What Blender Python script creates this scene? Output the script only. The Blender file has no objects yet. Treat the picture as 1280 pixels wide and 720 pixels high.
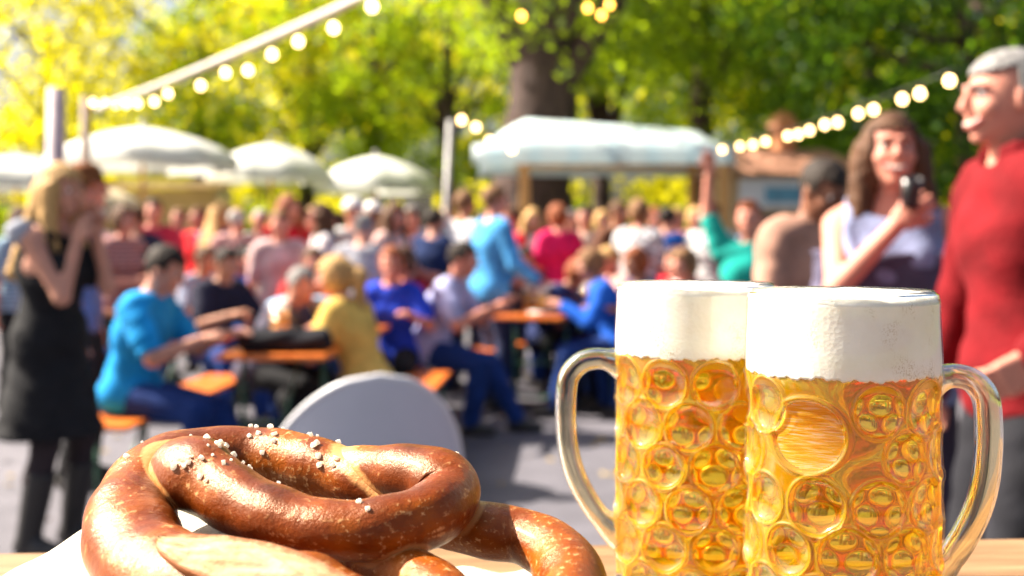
import bpy, bmesh, math, random
import numpy as np
from mathutils import Vector, Matrix
R = math.radians
PI = math.pi
random.seed(7)
rng = np.random.default_rng(7)
S = bpy.context.scene
C = S.collection

# ------------------------------------------------------------------ camera
FP = 1500.0                      # focal length in pixels of a 1280 wide frame
CAMZ = 1.35
cam = bpy.data.objects.new('camera', bpy.data.cameras.new('camera'))
C.objects.link(cam)
cam.location = (0, 0, CAMZ)
cam.rotation_euler = (R(90), 0, 0)
cam.data.sensor_width = 36
cam.data.lens = FP / 1280 * 36
cam.data.shift_y = -60 / 1280
cam.data.clip_start = 0.02
cam.data.clip_end = 2000
cam.data.dof.use_dof = True
cam.data.dof.focus_distance = 0.665
cam.data.dof.aperture_fstop = 6.2
S.camera = cam

# ------------------------------------------------------------------ light
SUN_AZ, SUN_EL = -74.0, 43.0     # azimuth left of the view direction
w = bpy.data.worlds.new('World'); S.world = w; w.use_nodes = True
nt = w.node_tree
sky = nt.nodes.new('ShaderNodeTexSky'); sky.sky_type = 'NISHITA'; sky.sun_disc = False
sky.sun_elevation = R(SUN_EL); sky.sun_rotation = R(SUN_AZ)
sky.air_density = 1.0; sky.dust_density = 6.0; sky.ozone_density = 1.0
bg = nt.nodes['Background']; bg.inputs[1].default_value = 0.055
nt.links.new(sky.outputs[0], bg.inputs[0])
sun = bpy.data.objects.new('sun', bpy.data.lights.new('sun', 'SUN')); C.objects.link(sun)
sun.data.energy = 5.0; sun.data.angle = R(0.6); sun.data.color = (1, .91, .77)
sd = Vector((math.sin(R(SUN_AZ)) * math.cos(R(SUN_EL)), math.cos(R(SUN_AZ)) * math.cos(R(SUN_EL)), math.sin(R(SUN_EL))))
sun.rotation_euler = sd.to_track_quat('Z', 'Y').to_euler()
S.view_settings.view_transform = 'Standard'; S.view_settings.look = 'None'
S.view_settings.exposure = 2.0; S.view_settings.gamma = 1.0
S.render.engine = 'CYCLES'
cy = S.cycles
cy.use_denoising = True
try: cy.denoiser = 'OPENIMAGEDENOISE'
except Exception: pass
cy.max_bounces = 14; cy.transmission_bounces = 14; cy.transparent_max_bounces = 16
cy.diffuse_bounces = 4; cy.glossy_bounces = 6
cy.sample_clamp_indirect = 20.0
cy.caustics_refractive = True; cy.caustics_reflective = False
cy.blur_glossy = 1.0

# ------------------------------------------------------------------ helpers
def at(px, d): return (px - 640) * d / FP                     # world x of a picture column at distance d
def pix(px, py, d): return np.array([(px - 640) * d / FP, d, CAMZ - (py - 300) * d / FP])

def tag(o, label=None, cat=None, group=None, kind=None):
    if label: o['label'] = label
    if cat: o['category'] = cat
    if group: o['group'] = group
    if kind: o['kind'] = kind
    return o

def link(name, me, mats, parent=None, smooth=True):
    o = bpy.data.objects.new(name, me); C.objects.link(o)
    if not isinstance(mats, (list, tuple)): mats = [mats]
    if len(me.materials) == 0:
        for m in mats: me.materials.append(m)
    if smooth: me.shade_smooth()
    if parent is not None: o.parent = parent
    return o

def mesh(name, V, F, mats, parent=None, smooth=True, mi=None):
    me = bpy.data.meshes.new(name)
    V = np.asarray(V, dtype=np.float32)
    if isinstance(F, np.ndarray) and F.ndim == 2:
        n, k = F.shape
        me.vertices.add(len(V)); me.vertices.foreach_set('co', V.ravel())
        me.loops.add(n * k); me.loops.foreach_set('vertex_index', F.astype(np.int32).ravel())
        me.polygons.add(n); me.polygons.foreach_set('loop_start', np.arange(0, n * k, k, dtype=np.int32))
        me.polygons.foreach_set('loop_total', np.full(n, k, dtype=np.int32))
        me.update(calc_edges=True)
    else:
        me.from_pydata([tuple(map(float, v)) for v in V], [], [tuple(map(int, f)) for f in F])
    if mi is not None: me.polygons.foreach_set('material_index', np.asarray(mi, dtype=np.int32))
    return link(name, me, mats, parent, smooth)

def empty(name, loc, rz=0, parent=None):
    o = bpy.data.objects.new(name, None); C.objects.link(o)
    o.location = loc; o.rotation_euler = (0, 0, rz)
    o.empty_display_size = .1
    if parent is not None: o.parent = parent
    return o

def copy_tree(o, parent=None):
    c = o.copy(); C.objects.link(c); c.parent = parent
    for ch in o.children: copy_tree(ch, c)
    return c

class MB:                                                    # collects plain solids for one mesh
    def __init__(s): s.bm = bmesh.new()
    def box(s, c, size, rot=None, bev=0.0):
        r = bmesh.ops.create_cube(s.bm, size=1)
        vs = r['verts']
        bmesh.ops.scale(s.bm, vec=size, verts=vs)
        if bev > 0:
            es = list({e for v in vs for e in v.link_edges})
            rr = bmesh.ops.bevel(s.bm, geom=es, offset=bev, segments=2, affect='EDGES', profile=.5)
            vs = list({v for f in rr['faces'] for v in f.verts} | {v for v in vs if v.is_valid})
        if rot is not None: bmesh.ops.rotate(s.bm, cent=(0, 0, 0), matrix=Matrix.Rotation(rot[1], 3, rot[0]) if isinstance(rot, tuple) else rot, verts=vs)
        bmesh.ops.translate(s.bm, vec=c, verts=vs)
        return s
    def tube(s, pts, r, n=10, cap=True):
        pts = [Vector(p) for p in pts]
        rr = r if isinstance(r, (list, tuple)) else [r] * len(pts)
        rings = []
        up = Vector((0, 0, 1)); x = None
        for i, p in enumerate(pts):
            t = (pts[min(i + 1, len(pts) - 1)] - pts[max(i - 1, 0)]).normalized()
            if x is None: x = t.orthogonal().normalized()
            else: x = (x - t * x.dot(t)).normalized()
            y = t.cross(x)
            rings.append([s.bm.verts.new(p + (x * math.cos(a) + y * math.sin(a)) * rr[i]) for a in [2 * PI * k / n for k in range(n)]])
        for a, b in zip(rings, rings[1:]):
            for k in range(n): s.bm.faces.new((a[k], a[(k + 1) % n], b[(k + 1) % n], b[k]))
        if cap: s.bm.faces.new(rings[0][::-1]); s.bm.faces.new(rings[-1])
        return s
    def lathe(s, prof, n=32, c=(0, 0, 0)):
        rings = []
        for (r, z) in prof:
            if r < 1e-6: rings.append([s.bm.verts.new((c[0], c[1], c[2] + z))])
            else: rings.append([s.bm.verts.new((c[0] + r * math.cos(2 * PI * k / n), c[1] + r * math.sin(2 * PI * k / n), c[2] + z)) for k in range(n)])
        for a, b in zip(rings, rings[1:]):
            for k in range(n):
                q = [a[k % len(a)], a[(k + 1) % len(a)], b[(k + 1) % len(b)], b[k % len(b)]]
                u = []
                for v in q:
                    if v not in u: u.append(v)
                if len(u) > 2: s.bm.faces.new(u)
        return s
    def build(s, name, mat, parent=None, smooth=False):
        me = bpy.data.meshes.new(name)
        bmesh.ops.recalc_face_normals(s.bm, faces=s.bm.faces)
        s.bm.to_mesh(me); s.bm.free()
        return link(name, me, mat, parent, smooth)

# ------------------------------------------------------------------ materials
MATS = {}
def newmat(name):
    m = bpy.data.materials.new(name); m.use_nodes = True
    return m, m.node_tree, m.node_tree.nodes['Principled BSDF']
def N(nt, t, **kw):
    n = nt.nodes.new(t)
    for k, v in kw.items(): setattr(n, k, v)
    return n
def ramp(nt, fac, stops):
    r = N(nt, 'ShaderNodeValToRGB')
    el = r.color_ramp.elements
    while len(el) < len(stops): el.new(.5)
    for e, (p, c) in zip(el, stops):
        e.position = p; e.color = (*c, 1) if len(c) == 3 else c
    nt.links.new(fac, r.inputs[0])
    return r
def noise(nt, scale, detail=4, rough=.55, coord='Object', vec=None, mapscale=None):
    n = N(nt, 'ShaderNodeTexNoise'); n.inputs['Scale'].default_value = scale
    n.inputs['Detail'].default_value = detail; n.inputs['Roughness'].default_value = rough
    if vec is None:
        tc = N(nt, 'ShaderNodeTexCoord'); vec = tc.outputs[coord]
    if mapscale:
        mp = N(nt, 'ShaderNodeMapping'); mp.inputs['Scale'].default_value = mapscale
        nt.links.new(vec, mp.inputs[0]); vec = mp.outputs[0]
    nt.links.new(vec, n.inputs['Vector'])
    return n
def bump(nt, p, h, strength, dist=.01):
    b = N(nt, 'ShaderNodeBump'); b.inputs['Strength'].default_value = strength; b.inputs['Distance'].default_value = dist
    nt.links.new(h, b.inputs['Height']); nt.links.new(b.outputs[0], p.inputs['Normal'])
    return b

def simple(name, col, rough=.6, var=.25, scale=8, bmp=0.0, bscale=60, metal=0, spec=.5, mapscale=None, coat=0):
    key = (name, col, rough)
    if key in MATS: return MATS[key]
    m, nt, p = newmat(name)
    n = noise(nt, scale, mapscale=mapscale)
    lo = tuple(c * (1 - var) for c in col); hi = tuple(min(1, c * (1 + var)) for c in col)
    r = ramp(nt, n.outputs[0], [(.3, lo), (.7, hi)])
    nt.links.new(r.outputs[0], p.inputs['Base Color'])
    p.inputs['Roughness'].default_value = rough; p.inputs['Metallic'].default_value = metal
    p.inputs['Specular IOR Level'].default_value = spec
    p.inputs['Coat Weight'].default_value = coat
    if bmp:
        b = noise(nt, bscale, 5); bump(nt, p, b.outputs[0], bmp)
    MATS[key] = m
    return m

def cloth(col, pat=0):
    if pat:
        key = ('pat', tuple(round(c, 3) for c in col), pat)
        if key in MATS: return MATS[key]
        m, nt, p = newmat('patterned_fabric'); tc = N(nt, 'ShaderNodeTexCoord')
        if pat == 1:
            wv = N(nt, 'ShaderNodeTexWave', bands_direction='Z'); wv.inputs['Scale'].default_value = 9; wv.inputs['Distortion'].default_value = 1.5; nt.links.new(tc.outputs['Object'], wv.inputs[0]); o_ = wv.outputs[1]
        else:
            wv = N(nt, 'ShaderNodeTexVoronoi'); wv.inputs['Scale'].default_value = 22; nt.links.new(tc.outputs['Object'], wv.inputs[0]); o_ = wv.outputs[0]
        c2 = tuple(min(1, c * .35 + (.45 if max(col) < .3 else .02)) for c in col)
        r = ramp(nt, o_, [(.42, col), (.5, c2)]); nt.links.new(r.outputs[0], p.inputs['Base Color']); p.inputs['Roughness'].default_value = .9
        b_ = noise(nt, 70, 5); bump(nt, p, b_.outputs[0], .4)
        MATS[key] = m; return m
    mxc = max(col); mnc = min(col)
    if mxc - mnc > .12: col = tuple(c * (.55 + .4 * c / mxc) for c in col)
    col = tuple(round(c, 3) for c in col)
    return simple('fabric', col, .9, .28, 7, .45, 70, spec=.2)
def skinmat(col):
    key = ('skin', col)
    if key in MATS: return MATS[key]
    m, nt, p = newmat('skin')
    n = noise(nt, 14, 5)
    r = ramp(nt, n.outputs[0], [(.3, tuple(c * .85 for c in col)), (.7, (min(1, col[0] * 1.1), col[1] * 1.02, col[2]))])
    nt.links.new(r.outputs[0], p.inputs['Base Color'])
    p.inputs['Roughness'].default_value = .6; p.inputs['Specular IOR Level'].default_value = .3
    p.inputs['Subsurface Weight'].default_value = .15
    p.inputs['Subsurface Radius'].default_value = (1, .35, .2); p.inputs['Subsurface Scale'].default_value = .01
    b = noise(nt, 160, 4); bump(nt, p, b.outputs[0], .15, .004)
    MATS[key] = m
    return m
def hairmat(col):
    key = ('hair', col)
    if key in MATS: return MATS[key]
    m, nt, p = newmat('hair')
    n = noise(nt, 60, 4, mapscale=(1, 1, .12))
    r = ramp(nt, n.outputs[0], [(.3, tuple(c * .5 for c in col)), (.7, tuple(min(1, c * 1.5) for c in col))])
    nt.links.new(r.outputs[0], p.inputs['Base Color'])
    p.inputs['Roughness'].default_value = .72; p.inputs['Specular IOR Level'].default_value = .25
    bump(nt, p, n.outputs[0], .8, .010)
    MATS[key] = m
    return m

# --- ground
def asphalt():
    m, nt, p = newmat('asphalt')
    a = noise(nt, .35, 5); b = noise(nt, 60, 6, .7); c = noise(nt, 3, 6, .65)
    mx = N(nt, 'ShaderNodeMix', data_type='FLOAT'); mx.inputs[0].default_value = .5
    nt.links.new(a.outputs[0], mx.inputs[2]); nt.links.new(c.outputs[0], mx.inputs[3])
    r = ramp(nt, mx.outputs[0], [(.35, (.06, .056, .07)), (.65, (.135, .126, .15))])
    mm = N(nt, 'ShaderNodeMix', data_type='RGBA', blend_type='MULTIPLY'); mm.inputs[0].default_value = .5
    r2 = ramp(nt, b.outputs[0], [(.3, (.6, .6, .6)), (.7, (1, 1, 1))])
    nt.links.new(r.outputs[0], mm.inputs[6]); nt.links.new(r2.outputs[0], mm.inputs[7])
    nt.links.new(mm.outputs[2], p.inputs['Base Color']); p.inputs['Roughness'].default_value = .8
    bump(nt, p, b.outputs[0], .5, .01)
    return m
def grassmat():
    m, nt, p = newmat('lawn')
    a = noise(nt, .8, 6)
    r = ramp(nt, a.outputs[0], [(.35, (.045, .075, .012)), (.65, (.10, .15, .02))])
    nt.links.new(r.outputs[0], p.inputs['Base Color']); p.inputs['Roughness'].default_value = .9
    b = noise(nt, 25, 5); bump(nt, p, b.outputs[0], .8, .05)
    return m

def plane(name, x0, x1, y0, y1, z, mat):
    o = mesh(name, [(x0, y0, z), (x1, y0, z), (x1, y1, z), (x0, y1, z)], [(0, 1, 2, 3)], mat, smooth=False)
    return tag(o, kind='structure')
plane('ground', -600, 600, -400, 900, 0, grassmat())
plane('pavement', -22, 22, -12, 25, .004, asphalt())

def litter():
    g = np.random.default_rng(3); n = 1100; P_ = np.stack([g.uniform(-7, 7, n), g.uniform(2.5, 20, n), np.full(n, .012)], 1)
    a = g.uniform(0, 2 * PI, n); L = g.uniform(.02, .05, n); dx = np.stack([np.cos(a) * L, np.sin(a) * L, g.uniform(-.006, .006, n)], 1); dy = np.stack([-np.sin(a) * L * .5, np.cos(a) * L * .5, g.uniform(0, .012, n)], 1)
    v = np.stack([P_ - dx, P_ + dy, P_ + dx, P_ - dy], 1).reshape(-1, 3)
    tag(mesh('fallen_leaves', v, np.arange(4 * n).reshape(n, 4), simple('dry_leaf', (.30, .20, .05), .8, .4, 3), smooth=False), 'dry leaves scattered over the pavement', 'leaves', kind='stuff')
litter()
# ------------------------------------------------------------------ surface nets
def surface_nets(f, org, h):
    nx, ny, nz = f.shape
    ins = f < 0
    c = [ins[i:nx - 1 + i, j:ny - 1 + j, k:nz - 1 + k] for i in (0, 1) for j in (0, 1) for k in (0, 1)]
    cnt = sum(x.astype(np.int8) for x in c)
    act = (cnt > 0) & (cnt < 8)
    idx = np.argwhere(act)
    if len(idx) == 0: return np.zeros((0, 3)), np.zeros((0, 4), int)
    num = np.full(act.shape, -1, dtype=np.int64); num[act] = np.arange(len(idx))
    acc = np.zeros((len(idx), 3)); n = np.zeros(len(idx))
    corners = [(i, j, k) for i in (0, 1) for j in (0, 1) for k in (0, 1)]
    vals = {cc: f[idx[:, 0] + cc[0], idx[:, 1] + cc[1], idx[:, 2] + cc[2]] for cc in corners}
    for a in corners:
        for ax in range(3):
            if a[ax] == 0:
                b = list(a); b[ax] = 1; b = tuple(b)
                va, vb = vals[a], vals[b]
                m = (va < 0) != (vb < 0)
                t = np.where(m, va / np.where(m, va - vb, 1), 0)
                pt = np.array(a, float)[None] + t[:, None] * (np.array(b, float) - np.array(a, float))[None]
                acc += pt * m[:, None]; n += m
    V = (idx + acc / n[:, None]) * h + org
    Q = []
    for ax in range(3):
        o1, o2 = [(1, 2), (2, 0), (0, 1)][ax]
        sl0 = [slice(None)] * 3; sl1 = [slice(None)] * 3
        sl0[ax] = slice(0, -1); sl1[ax] = slice(1, None)
        a = ins[tuple(sl0)]; b = ins[tuple(sl1)]
        e = np.argwhere(a != b)
        ok = (e[:, o1] > 0) & (e[:, o2] > 0) & (e[:, o1] < f.shape[o1] - 1) & (e[:, o2] < f.shape[o2] - 1)
        e = e[ok]
        fl = a[tuple(e.T)]
        d1 = np.zeros(3, int); d1[o1] = 1; d2 = np.zeros(3, int); d2[o2] = 1
        g = lambda q: num[q[:, 0], q[:, 1], q[:, 2]]
        q = np.stack([g(e - d1 - d2), g(e - d2), g(e), g(e - d1)], 1)
        q[~fl] = q[~fl][:, ::-1]
        Q.append(q)
    return V, np.concatenate(Q)

def v3(*a): return np.array(a, float)
def nrm(v): return v / (np.linalg.norm(v) + 1e-12)

class SDF:
    """smooth union of tapered capsules and ellipsoids, meshed as one surface"""
    def __init__(s): s.p = []; s.cut = []
    def cap(s, a, b, ra, rb=None, k=.03, fl=None, ratio=1):
        s.p.append(('c', np.array(a, float), np.array(b, float), ra, ra if rb is None else rb, k, fl, ratio)); return s
    def ell(s, c, rad, M=None, k=.02, sub=False):
        s.p.append(('e', np.array(c, float), np.array(rad, float), np.eye(3) if M is None else M, k, sub)); return s
    def near_body(s, body, inf, wr, seed, h, margin=.045, cutpost=None, freq=28):
        lo, hi = s.bounds(); pad = margin + h * 2.5
        R_ = s.mesh(h, 0, raw=(lo - pad, hi + pad)); B_ = body.mesh(h, 0, raw=(lo - pad, hi + pad))
        lo2 = lo - pad; ax = [lo2[i] + h * np.arange(R_.shape[i]) for i in range(3)]
        X, Y, Z = np.meshgrid(*ax, indexing='ij', sparse=True)
        W_ = wr * (np.sin(freq * X + 2.1 * np.sin(freq * .6 * Z + seed) + seed) * np.sin(freq * 1.2 * Z + 1.7 * np.sin(freq * .7 * Y + seed * 2)))
        F = np.maximum(np.minimum(R_ - inf, B_ - inf) + W_, R_ - margin)
        for (pt, nn) in s.cut: F = np.maximum(F, (X - pt[0]) * nn[0] + (Y - pt[1]) * nn[1] + (Z - pt[2]) * nn[2])
        if cutpost is not None: F = cutpost(F, X, Y, Z)
        F[0] = F[-1] = .1; F[:, 0] = F[:, -1] = .1; F[:, :, 0] = F[:, :, -1] = .1
        return surface_nets(F, lo2, h)
    def bounds(s):
        lo = []; hi = []
        for p in s.p:
            if p[0] == 'c':
                r = max(p[3], p[4]); lo += [p[1] - r, p[2] - r]; hi += [p[1] + r, p[2] + r]
            elif not p[5]:
                r = p[2].max(); lo.append(p[1] - r); hi.append(p[1] + r)
        return np.min(lo, 0), np.max(hi, 0)
    def mesh(s, h, inflate=0.0, wrinkle=0.0, wfreq=28, seed=0, post=None, raw=None):
        lo, hi = s.bounds(); pad = inflate + wrinkle + h * 2.5
        lo = lo - pad; hi = hi + pad
        if raw: lo, hi = raw; pad = .05
        n = np.ceil((hi - lo) / h).astype(int) + 1
        ax = [lo[i] + h * np.arange(n[i]) for i in range(3)]
        F = np.full(n, .5)
        for p in s.p:
            if p[0] == 'c': r = max(p[3], p[4]); l = np.minimum(p[1], p[2]) - r; u = np.maximum(p[1], p[2]) + r; k = p[5]
            else: r = p[2].max(); l = p[1] - r; u = p[1] + r; k = p[4]
            m = max(k * 1.2, .03) + pad
            i0 = np.maximum(0, np.floor((l - m - lo) / h).astype(int)); i1 = np.minimum(n, np.ceil((u + m - lo) / h).astype(int) + 1)
            if (i1 <= i0).any(): continue
            sl = tuple(slice(i0[i], i1[i]) for i in range(3))
            X, Y, Z = np.meshgrid(ax[0][sl[0]], ax[1][sl[1]], ax[2][sl[2]], indexing='ij', sparse=True)
            if p[0] == 'c':
                a, b, ra, rb, k, fl, ratio = p[1:]
                px, py, pz = X - a[0], Y - a[1], Z - a[2]
                d = b - a
                if fl is not None and ratio != 1:
                    q = (px * fl[0] + py * fl[1] + pz * fl[2]) * (ratio - 1)
                    px = px + q * fl[0]; py = py + q * fl[1]; pz = pz + q * fl[2]
                    d = d + fl * (d @ fl) * (ratio - 1)
                L = d @ d
                t = np.clip((px * d[0] + py * d[1] + pz * d[2]) / max(L, 1e-9), 0, 1)
                dd = np.sqrt((px - t * d[0]) ** 2 + (py - t * d[1]) ** 2 + (pz - t * d[2]) ** 2) - (ra + (rb - ra) * t)
            else:
                c, rad, M, k, sub = p[1:]
                px, py, pz = X - c[0], Y - c[1], Z - c[2]
                qx = (px * M[0, 0] + py * M[0, 1] + pz * M[0, 2]) / rad[0]
                qy = (px * M[1, 0] + py * M[1, 1] + pz * M[1, 2]) / rad[1]
                qz = (px * M[2, 0] + py * M[2, 1] + pz * M[2, 2]) / rad[2]
                l0 = np.sqrt(qx * qx + qy * qy + qz * qz)
                l1 = np.sqrt((qx / rad[0]) ** 2 + (qy / rad[1]) ** 2 + (qz / rad[2]) ** 2) + 1e-9
                dd = l0 * (l0 - 1) / l1
            if p[0] == 'e' and p[5]:
                A = F[sl]; B = -dd
                hh = np.clip(.5 - .5 * (A - B) / k, 0, 1)
                F[sl] = A + (B - A) * hh + k * hh * (1 - hh)
            else:
                A = F[sl]
                hh = np.clip(.5 + .5 * (dd - A) / k, 0, 1)
                F[sl] = dd + (A - dd) * hh - k * hh * (1 - hh)
        if raw: return F
        F -= inflate
        X, Y, Z = np.meshgrid(*ax, indexing='ij', sparse=True)
        if wrinkle:
            q = wfreq
            F += wrinkle * (np.sin(q * X + 2.1 * np.sin(q * .6 * Z + seed) + seed) * np.sin(q * 1.2 * Z + 1.7 * np.sin(q * .7 * Y + seed * 2)) )
        for (pt, nn) in s.cut:                         # keep the side the normal points away from
            F = np.maximum(F, (X - pt[0]) * nn[0] + (Y - pt[1]) * nn[1] + (Z - pt[2]) * nn[2])
        if post is not None: F = post(F, X, Y, Z)
        F[0] = F[-1] = .1; F[:, 0] = F[:, -1] = .1; F[:, :, 0] = F[:, :, -1] = .1
        return surface_nets(F, lo, h)

def join(parts):
    V = []; Q = []; n = 0
    for v, q in parts:
        V.append(v); Q.append(q + n); n += len(v)
    return np.concatenate(V), np.concatenate(Q)

# ------------------------------------------------------------------ people
SK = {'fair': (.54, .27, .19), 'pink': (.56, .24, .17), 'tan': (.42, .20, .12), 'brown': (.22, .095, .055)}
HAIR = {'blond': (.46, .27, .10), 'brown': (.09, .04, .018), 'dark': (.022, .014, .01), 'grey': (.20, .19, .185),
        'white': (.42, .40, .37), 'red': (.22, .06, .02), 'lightbrown': (.20, .10, .045), 'chestnut': (.075, .032, .014)}

def ik(a, t, l1, l2, hint):
    d = t - a; L = np.linalg.norm(d)
    mx = (l1 + l2) * .995
    if L > mx: t = a + d / L * mx; d = t - a; L = mx
    L = max(L, abs(l1 - l2) + .02)
    x = (l1 * l1 - l2 * l2 + L * L) / (2 * L)
    y = math.sqrt(max(0, l1 * l1 - x * x))
    u = nrm(d); hh = hint - u * (hint @ u)
    return a + u * x + nrm(hh) * y, t

def hand_sdf(W, hdir, pn, side, curl=.5, r=1.0):
    s = SDF(); h = nrm(hdir); n = nrm(pn - h * (pn @ h)); sd_ = np.cross(h, n) * side
    s.cap(W - h * .03, W + h * .02, .024, .026, k=.012, fl=n, ratio=1.35)
    ks = []
    for i in range(4):
        kn = W + h * (.088 - .004 * abs(i - 1.2)) + sd_ * (1.5 - i) * .0205
        s.cap(W + h * .015 + sd_ * (1.5 - i) * .012, kn, .0155, .0125, k=.012)
        ks.append(kn)
    for i, L in enumerate((.070, .080, .074, .058)):
        a = ks[i]; ang = curl * .6
        d1 = nrm(h * math.cos(ang) + n * math.sin(ang) + sd_ * (1.5 - i) * .05)
        m = a + d1 * L * .5; ang += curl * 1.1
        d2 = nrm(h * math.cos(ang) + n * math.sin(ang) + sd_ * (1.5 - i) * .03)
        s.cap(a, m, .0100, .0090, k=.004); s.cap(m, m + d2 * L * .5, .0088, .0072, k=.004)
    a = W + h * .022 + sd_ * .024
    m = a + nrm(h * .75 + sd_ * .65 + n * .25) * .042
    e = m + nrm(h * .95 + sd_ * .15 + n * (.2 + curl * .5)) * .036
    s.cap(W + h * .02 + sd_ * .01, a, .017, .016, k=.01); s.cap(a, m, .0155, .0115, k=.006); s.cap(m, e, .0110, .0085, k=.004)
    return s

def person(px, d, label, pose='stand', face=0, H=1.74, top=(.5, .5, .5), sleeve='short', bottom=(.03, .05, .12), legs='trousers',
           hair='short', hcol='brown', skin='fair', lean=None, hands=None, hyaw=0, hpitch=0, near=False, fem=False, shoe=(.03, .025, .02),
           group=None, build=1.0, curl=.5, smile=False, hat=None, x=None, seat=.47, feet=None, hint=None, cat='person', dress=None, boots=False,
           pnormal=None, pat=0):
    seed = len(PEOPLE) * 1.37
    sit = pose == 'sit'
    hb = .0105 if near else (.015 if d < 8 else .02)
    hh = .0055 if near else (.008 if d < 8 else .011)
    hhand = .0042 if near else (.005 if d < 8 else .0065)
    lean = R((16 if sit else 3) if lean is None else lean)
    P = v3(0, 0, (seat + .10) if sit else .94)
    u = v3(0, math.sin(lean), math.cos(lean)); f = v3(0, math.cos(lean), -math.sin(lean)); X = v3(1, 0, 0)
    w0 = P + u * .13; ch = P + u * .32; sh = P + u * .455; nb = P + u * .50
    ua = nrm(u + v3(0, .05, .2))
    hy, hp = R(hyaw), R(hpitch)
    nk = nb + ua * .06
    M = (Matrix.Rotation(hy, 3, 'Z') @ Matrix.Rotation(hp, 3, 'X'))
    Mh = np.array(M)                                  # columns are head axes
    hc = nk + Mh @ v3(0, .022, .105)
    hw = (.95 if fem else 1.05)
    Sx = [sh + X * s_ * .165 * hw - u * .012 for s_ in (-1, 1)]
    hips = [P + X * s_ * .09 - v3(0, 0, .01) for s_ in (-1, 1)]
    if hands is None:
        hands = [v3(-.27, .06, .78), v3(.27, .06, .78)] if not sit else [v3(-.18, .50, .84), v3(.16, .50, .84)]
    hands = [np.array(q, float) for q in hands]
    if feet is None:
        feet = [v3(-.12, .03, .075), v3(.12, -.02, .075)] if not sit else [v3(-.13, .46, .075), v3(.14, .40, .075)]
    feet = [np.array(q, float) for q in feet]
    hint = hint or [v3(-.6, -.8, -.6), v3(.6, -.8, -.6)]
    body = SDF()
    def torso(s, g=1.0):
        s.cap(P - X * .06, P + X * .06, .118 * g, k=.05, fl=f, ratio=1.12)
        s.cap(P + u * .02, w0, .140 * g, .128 * g * (.92 if fem else 1), k=.05, fl=f, ratio=1.25)
        s.cap(w0, ch, .128 * g * (.92 if fem else 1), .150 * g * (.93 if fem else 1), k=.05, fl=f, ratio=1.35)
        s.cap(ch - X * .05 * hw, ch + X * .05 * hw, .115 * g, k=.05, fl=f, ratio=1.08)
        s.cap(sh - X * .105 * hw, sh + X * .105 * hw, .068, k=.05)
        s.cap(sh, nb, .075, .058, k=.04)
        if build > 1.05: s.ell(P + u * .12 + f * .04, (.15 * build, .13 * build, .17), k=.05)
        if fem:
            for s_ in (-1, 1): s.ell(ch + X * s_ * .07 + f * .085, (.062, .055, .06), k=.03)
    torso(body, build); bodyT = SDF(); bodyT.p = list(body.p); bodyA = SDF(); bodyA.p = list(body.p)
    body.cap(nb - u * .03, hc - Mh @ v3(0, .01, .05), .056 if not fem else .048, .052 if not fem else .045, k=.025)
    arms = []; wr = []
    for i in (0, 1):
        el, w_ = ik(Sx[i], hands[i], .285, .255, hint[i])
        body.cap(Sx[i], el, .052 * build ** .5 * (.88 if fem else 1), .040 * (.88 if fem else 1), k=.03)
        body.cap(el, w_, .041 * (.88 if fem else 1), .026, k=.02); bodyA.p += body.p[-2:]
        arms.append((Sx[i], el, w_))
    lgs = []
    for i in (0, 1):
        hn = v3((i - .5) * .3, 1, .35)
        kn, an = ik(hips[i], feet[i], .44, .43, hn)
        body.cap(hips[i], kn, .086 * build ** .5, .056, k=.04)
        body.cap(kn, kn + (an - kn) * .35 - v3(0, .008, 0), .054, .055, k=.03)
        body.cap(kn + (an - kn) * .35 - v3(0, .008, 0), an, .055, .036, k=.03)
        lgs.append((hips[i], kn, an))
        body.cap(an - v3(0, .02, .035), an + v3(0, .13, -.045), .034, .026, k=.02); bodyT.p += body.p[-4:-1]
    parts = [body.mesh(hb)]
    # head, finer
    H_ = SDF(); T = lambda *a: hc + Mh @ v3(*a); Mi = Mh.T
    g = .95 if fem else 1.0
    H_.ell(T(0, -.012, .022), (.077 * g, .097, .092), Mi, k=.01)
    H_.ell(T(0, .018, -.038), (.060 * g, .074, .074), Mi, k=.035)
    H_.ell(T(0, .070, -.090), (.022, .018, .016), Mi, k=.02)
    for s_ in (-1, 1):
        H_.ell(T(s_ * .036, .062, -.022), (.024, .022, .020), Mi, k=.018)
        H_.ell(T(s_ * .031, .101, .012), (.018, .014, .012), Mi, k=.012, sub=True)
        H_.ell(T(s_ * .079 * g, -.006, -.008), (.009, .021, .031), Mi, k=.006)
        H_.cap(T(s_ * .014, .093, .032), T(s_ * .048, .078, .030), .008, .006, k=.012)
    H_.cap(T(0, .092, .024), T(0, .111, -.018), .0075, .0115, k=.010)
    H_.ell(T(-.010, .104, -.022), (.008, .009, .007), Mi, k=.006); H_.ell(T(.010, .104, -.022), (.008, .009, .007), Mi, k=.006)
    H_.cap(T(-.018, .088, -.052), T(.018, .088, -.052), .008, k=.008)
    H_.cap(T(-.015, .086, -.064), T(.015, .086, -.064), .008, k=.008)
    H_.cap(T(0, -.012, -.06), nb, .050 if not fem else .044, .052, k=.03)
    parts.append(H_.mesh(hh))
    for i in (0, 1):
        S0, el, w_ = arms[i]; hd = nrm(w_ - el); side = (1, -1)[i]
        pn = v3(0, 0, -1) if sit else v3(side, .2, 0)
        if pnormal is not None and pnormal[i] is not None: pn = np.array(pnormal[i], float)
        if abs(nrm(pn) @ hd) > .93: pn = v3(0, 1, .3)
        hs = hand_sdf(w_, hd, pn, side, curl)
        parts.append(hs.mesh(hhand))
    V, Q = join(parts)
    o = mesh('person', V, Q, skinmat(SK[skin]))
    xx = at(px, d) if x is None else x
    o.location = (xx, d, 0.004); o.rotation_euler = (0, 0, R(face + 180)); sc = H / 1.74; o.scale = (sc, sc, sc)
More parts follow.
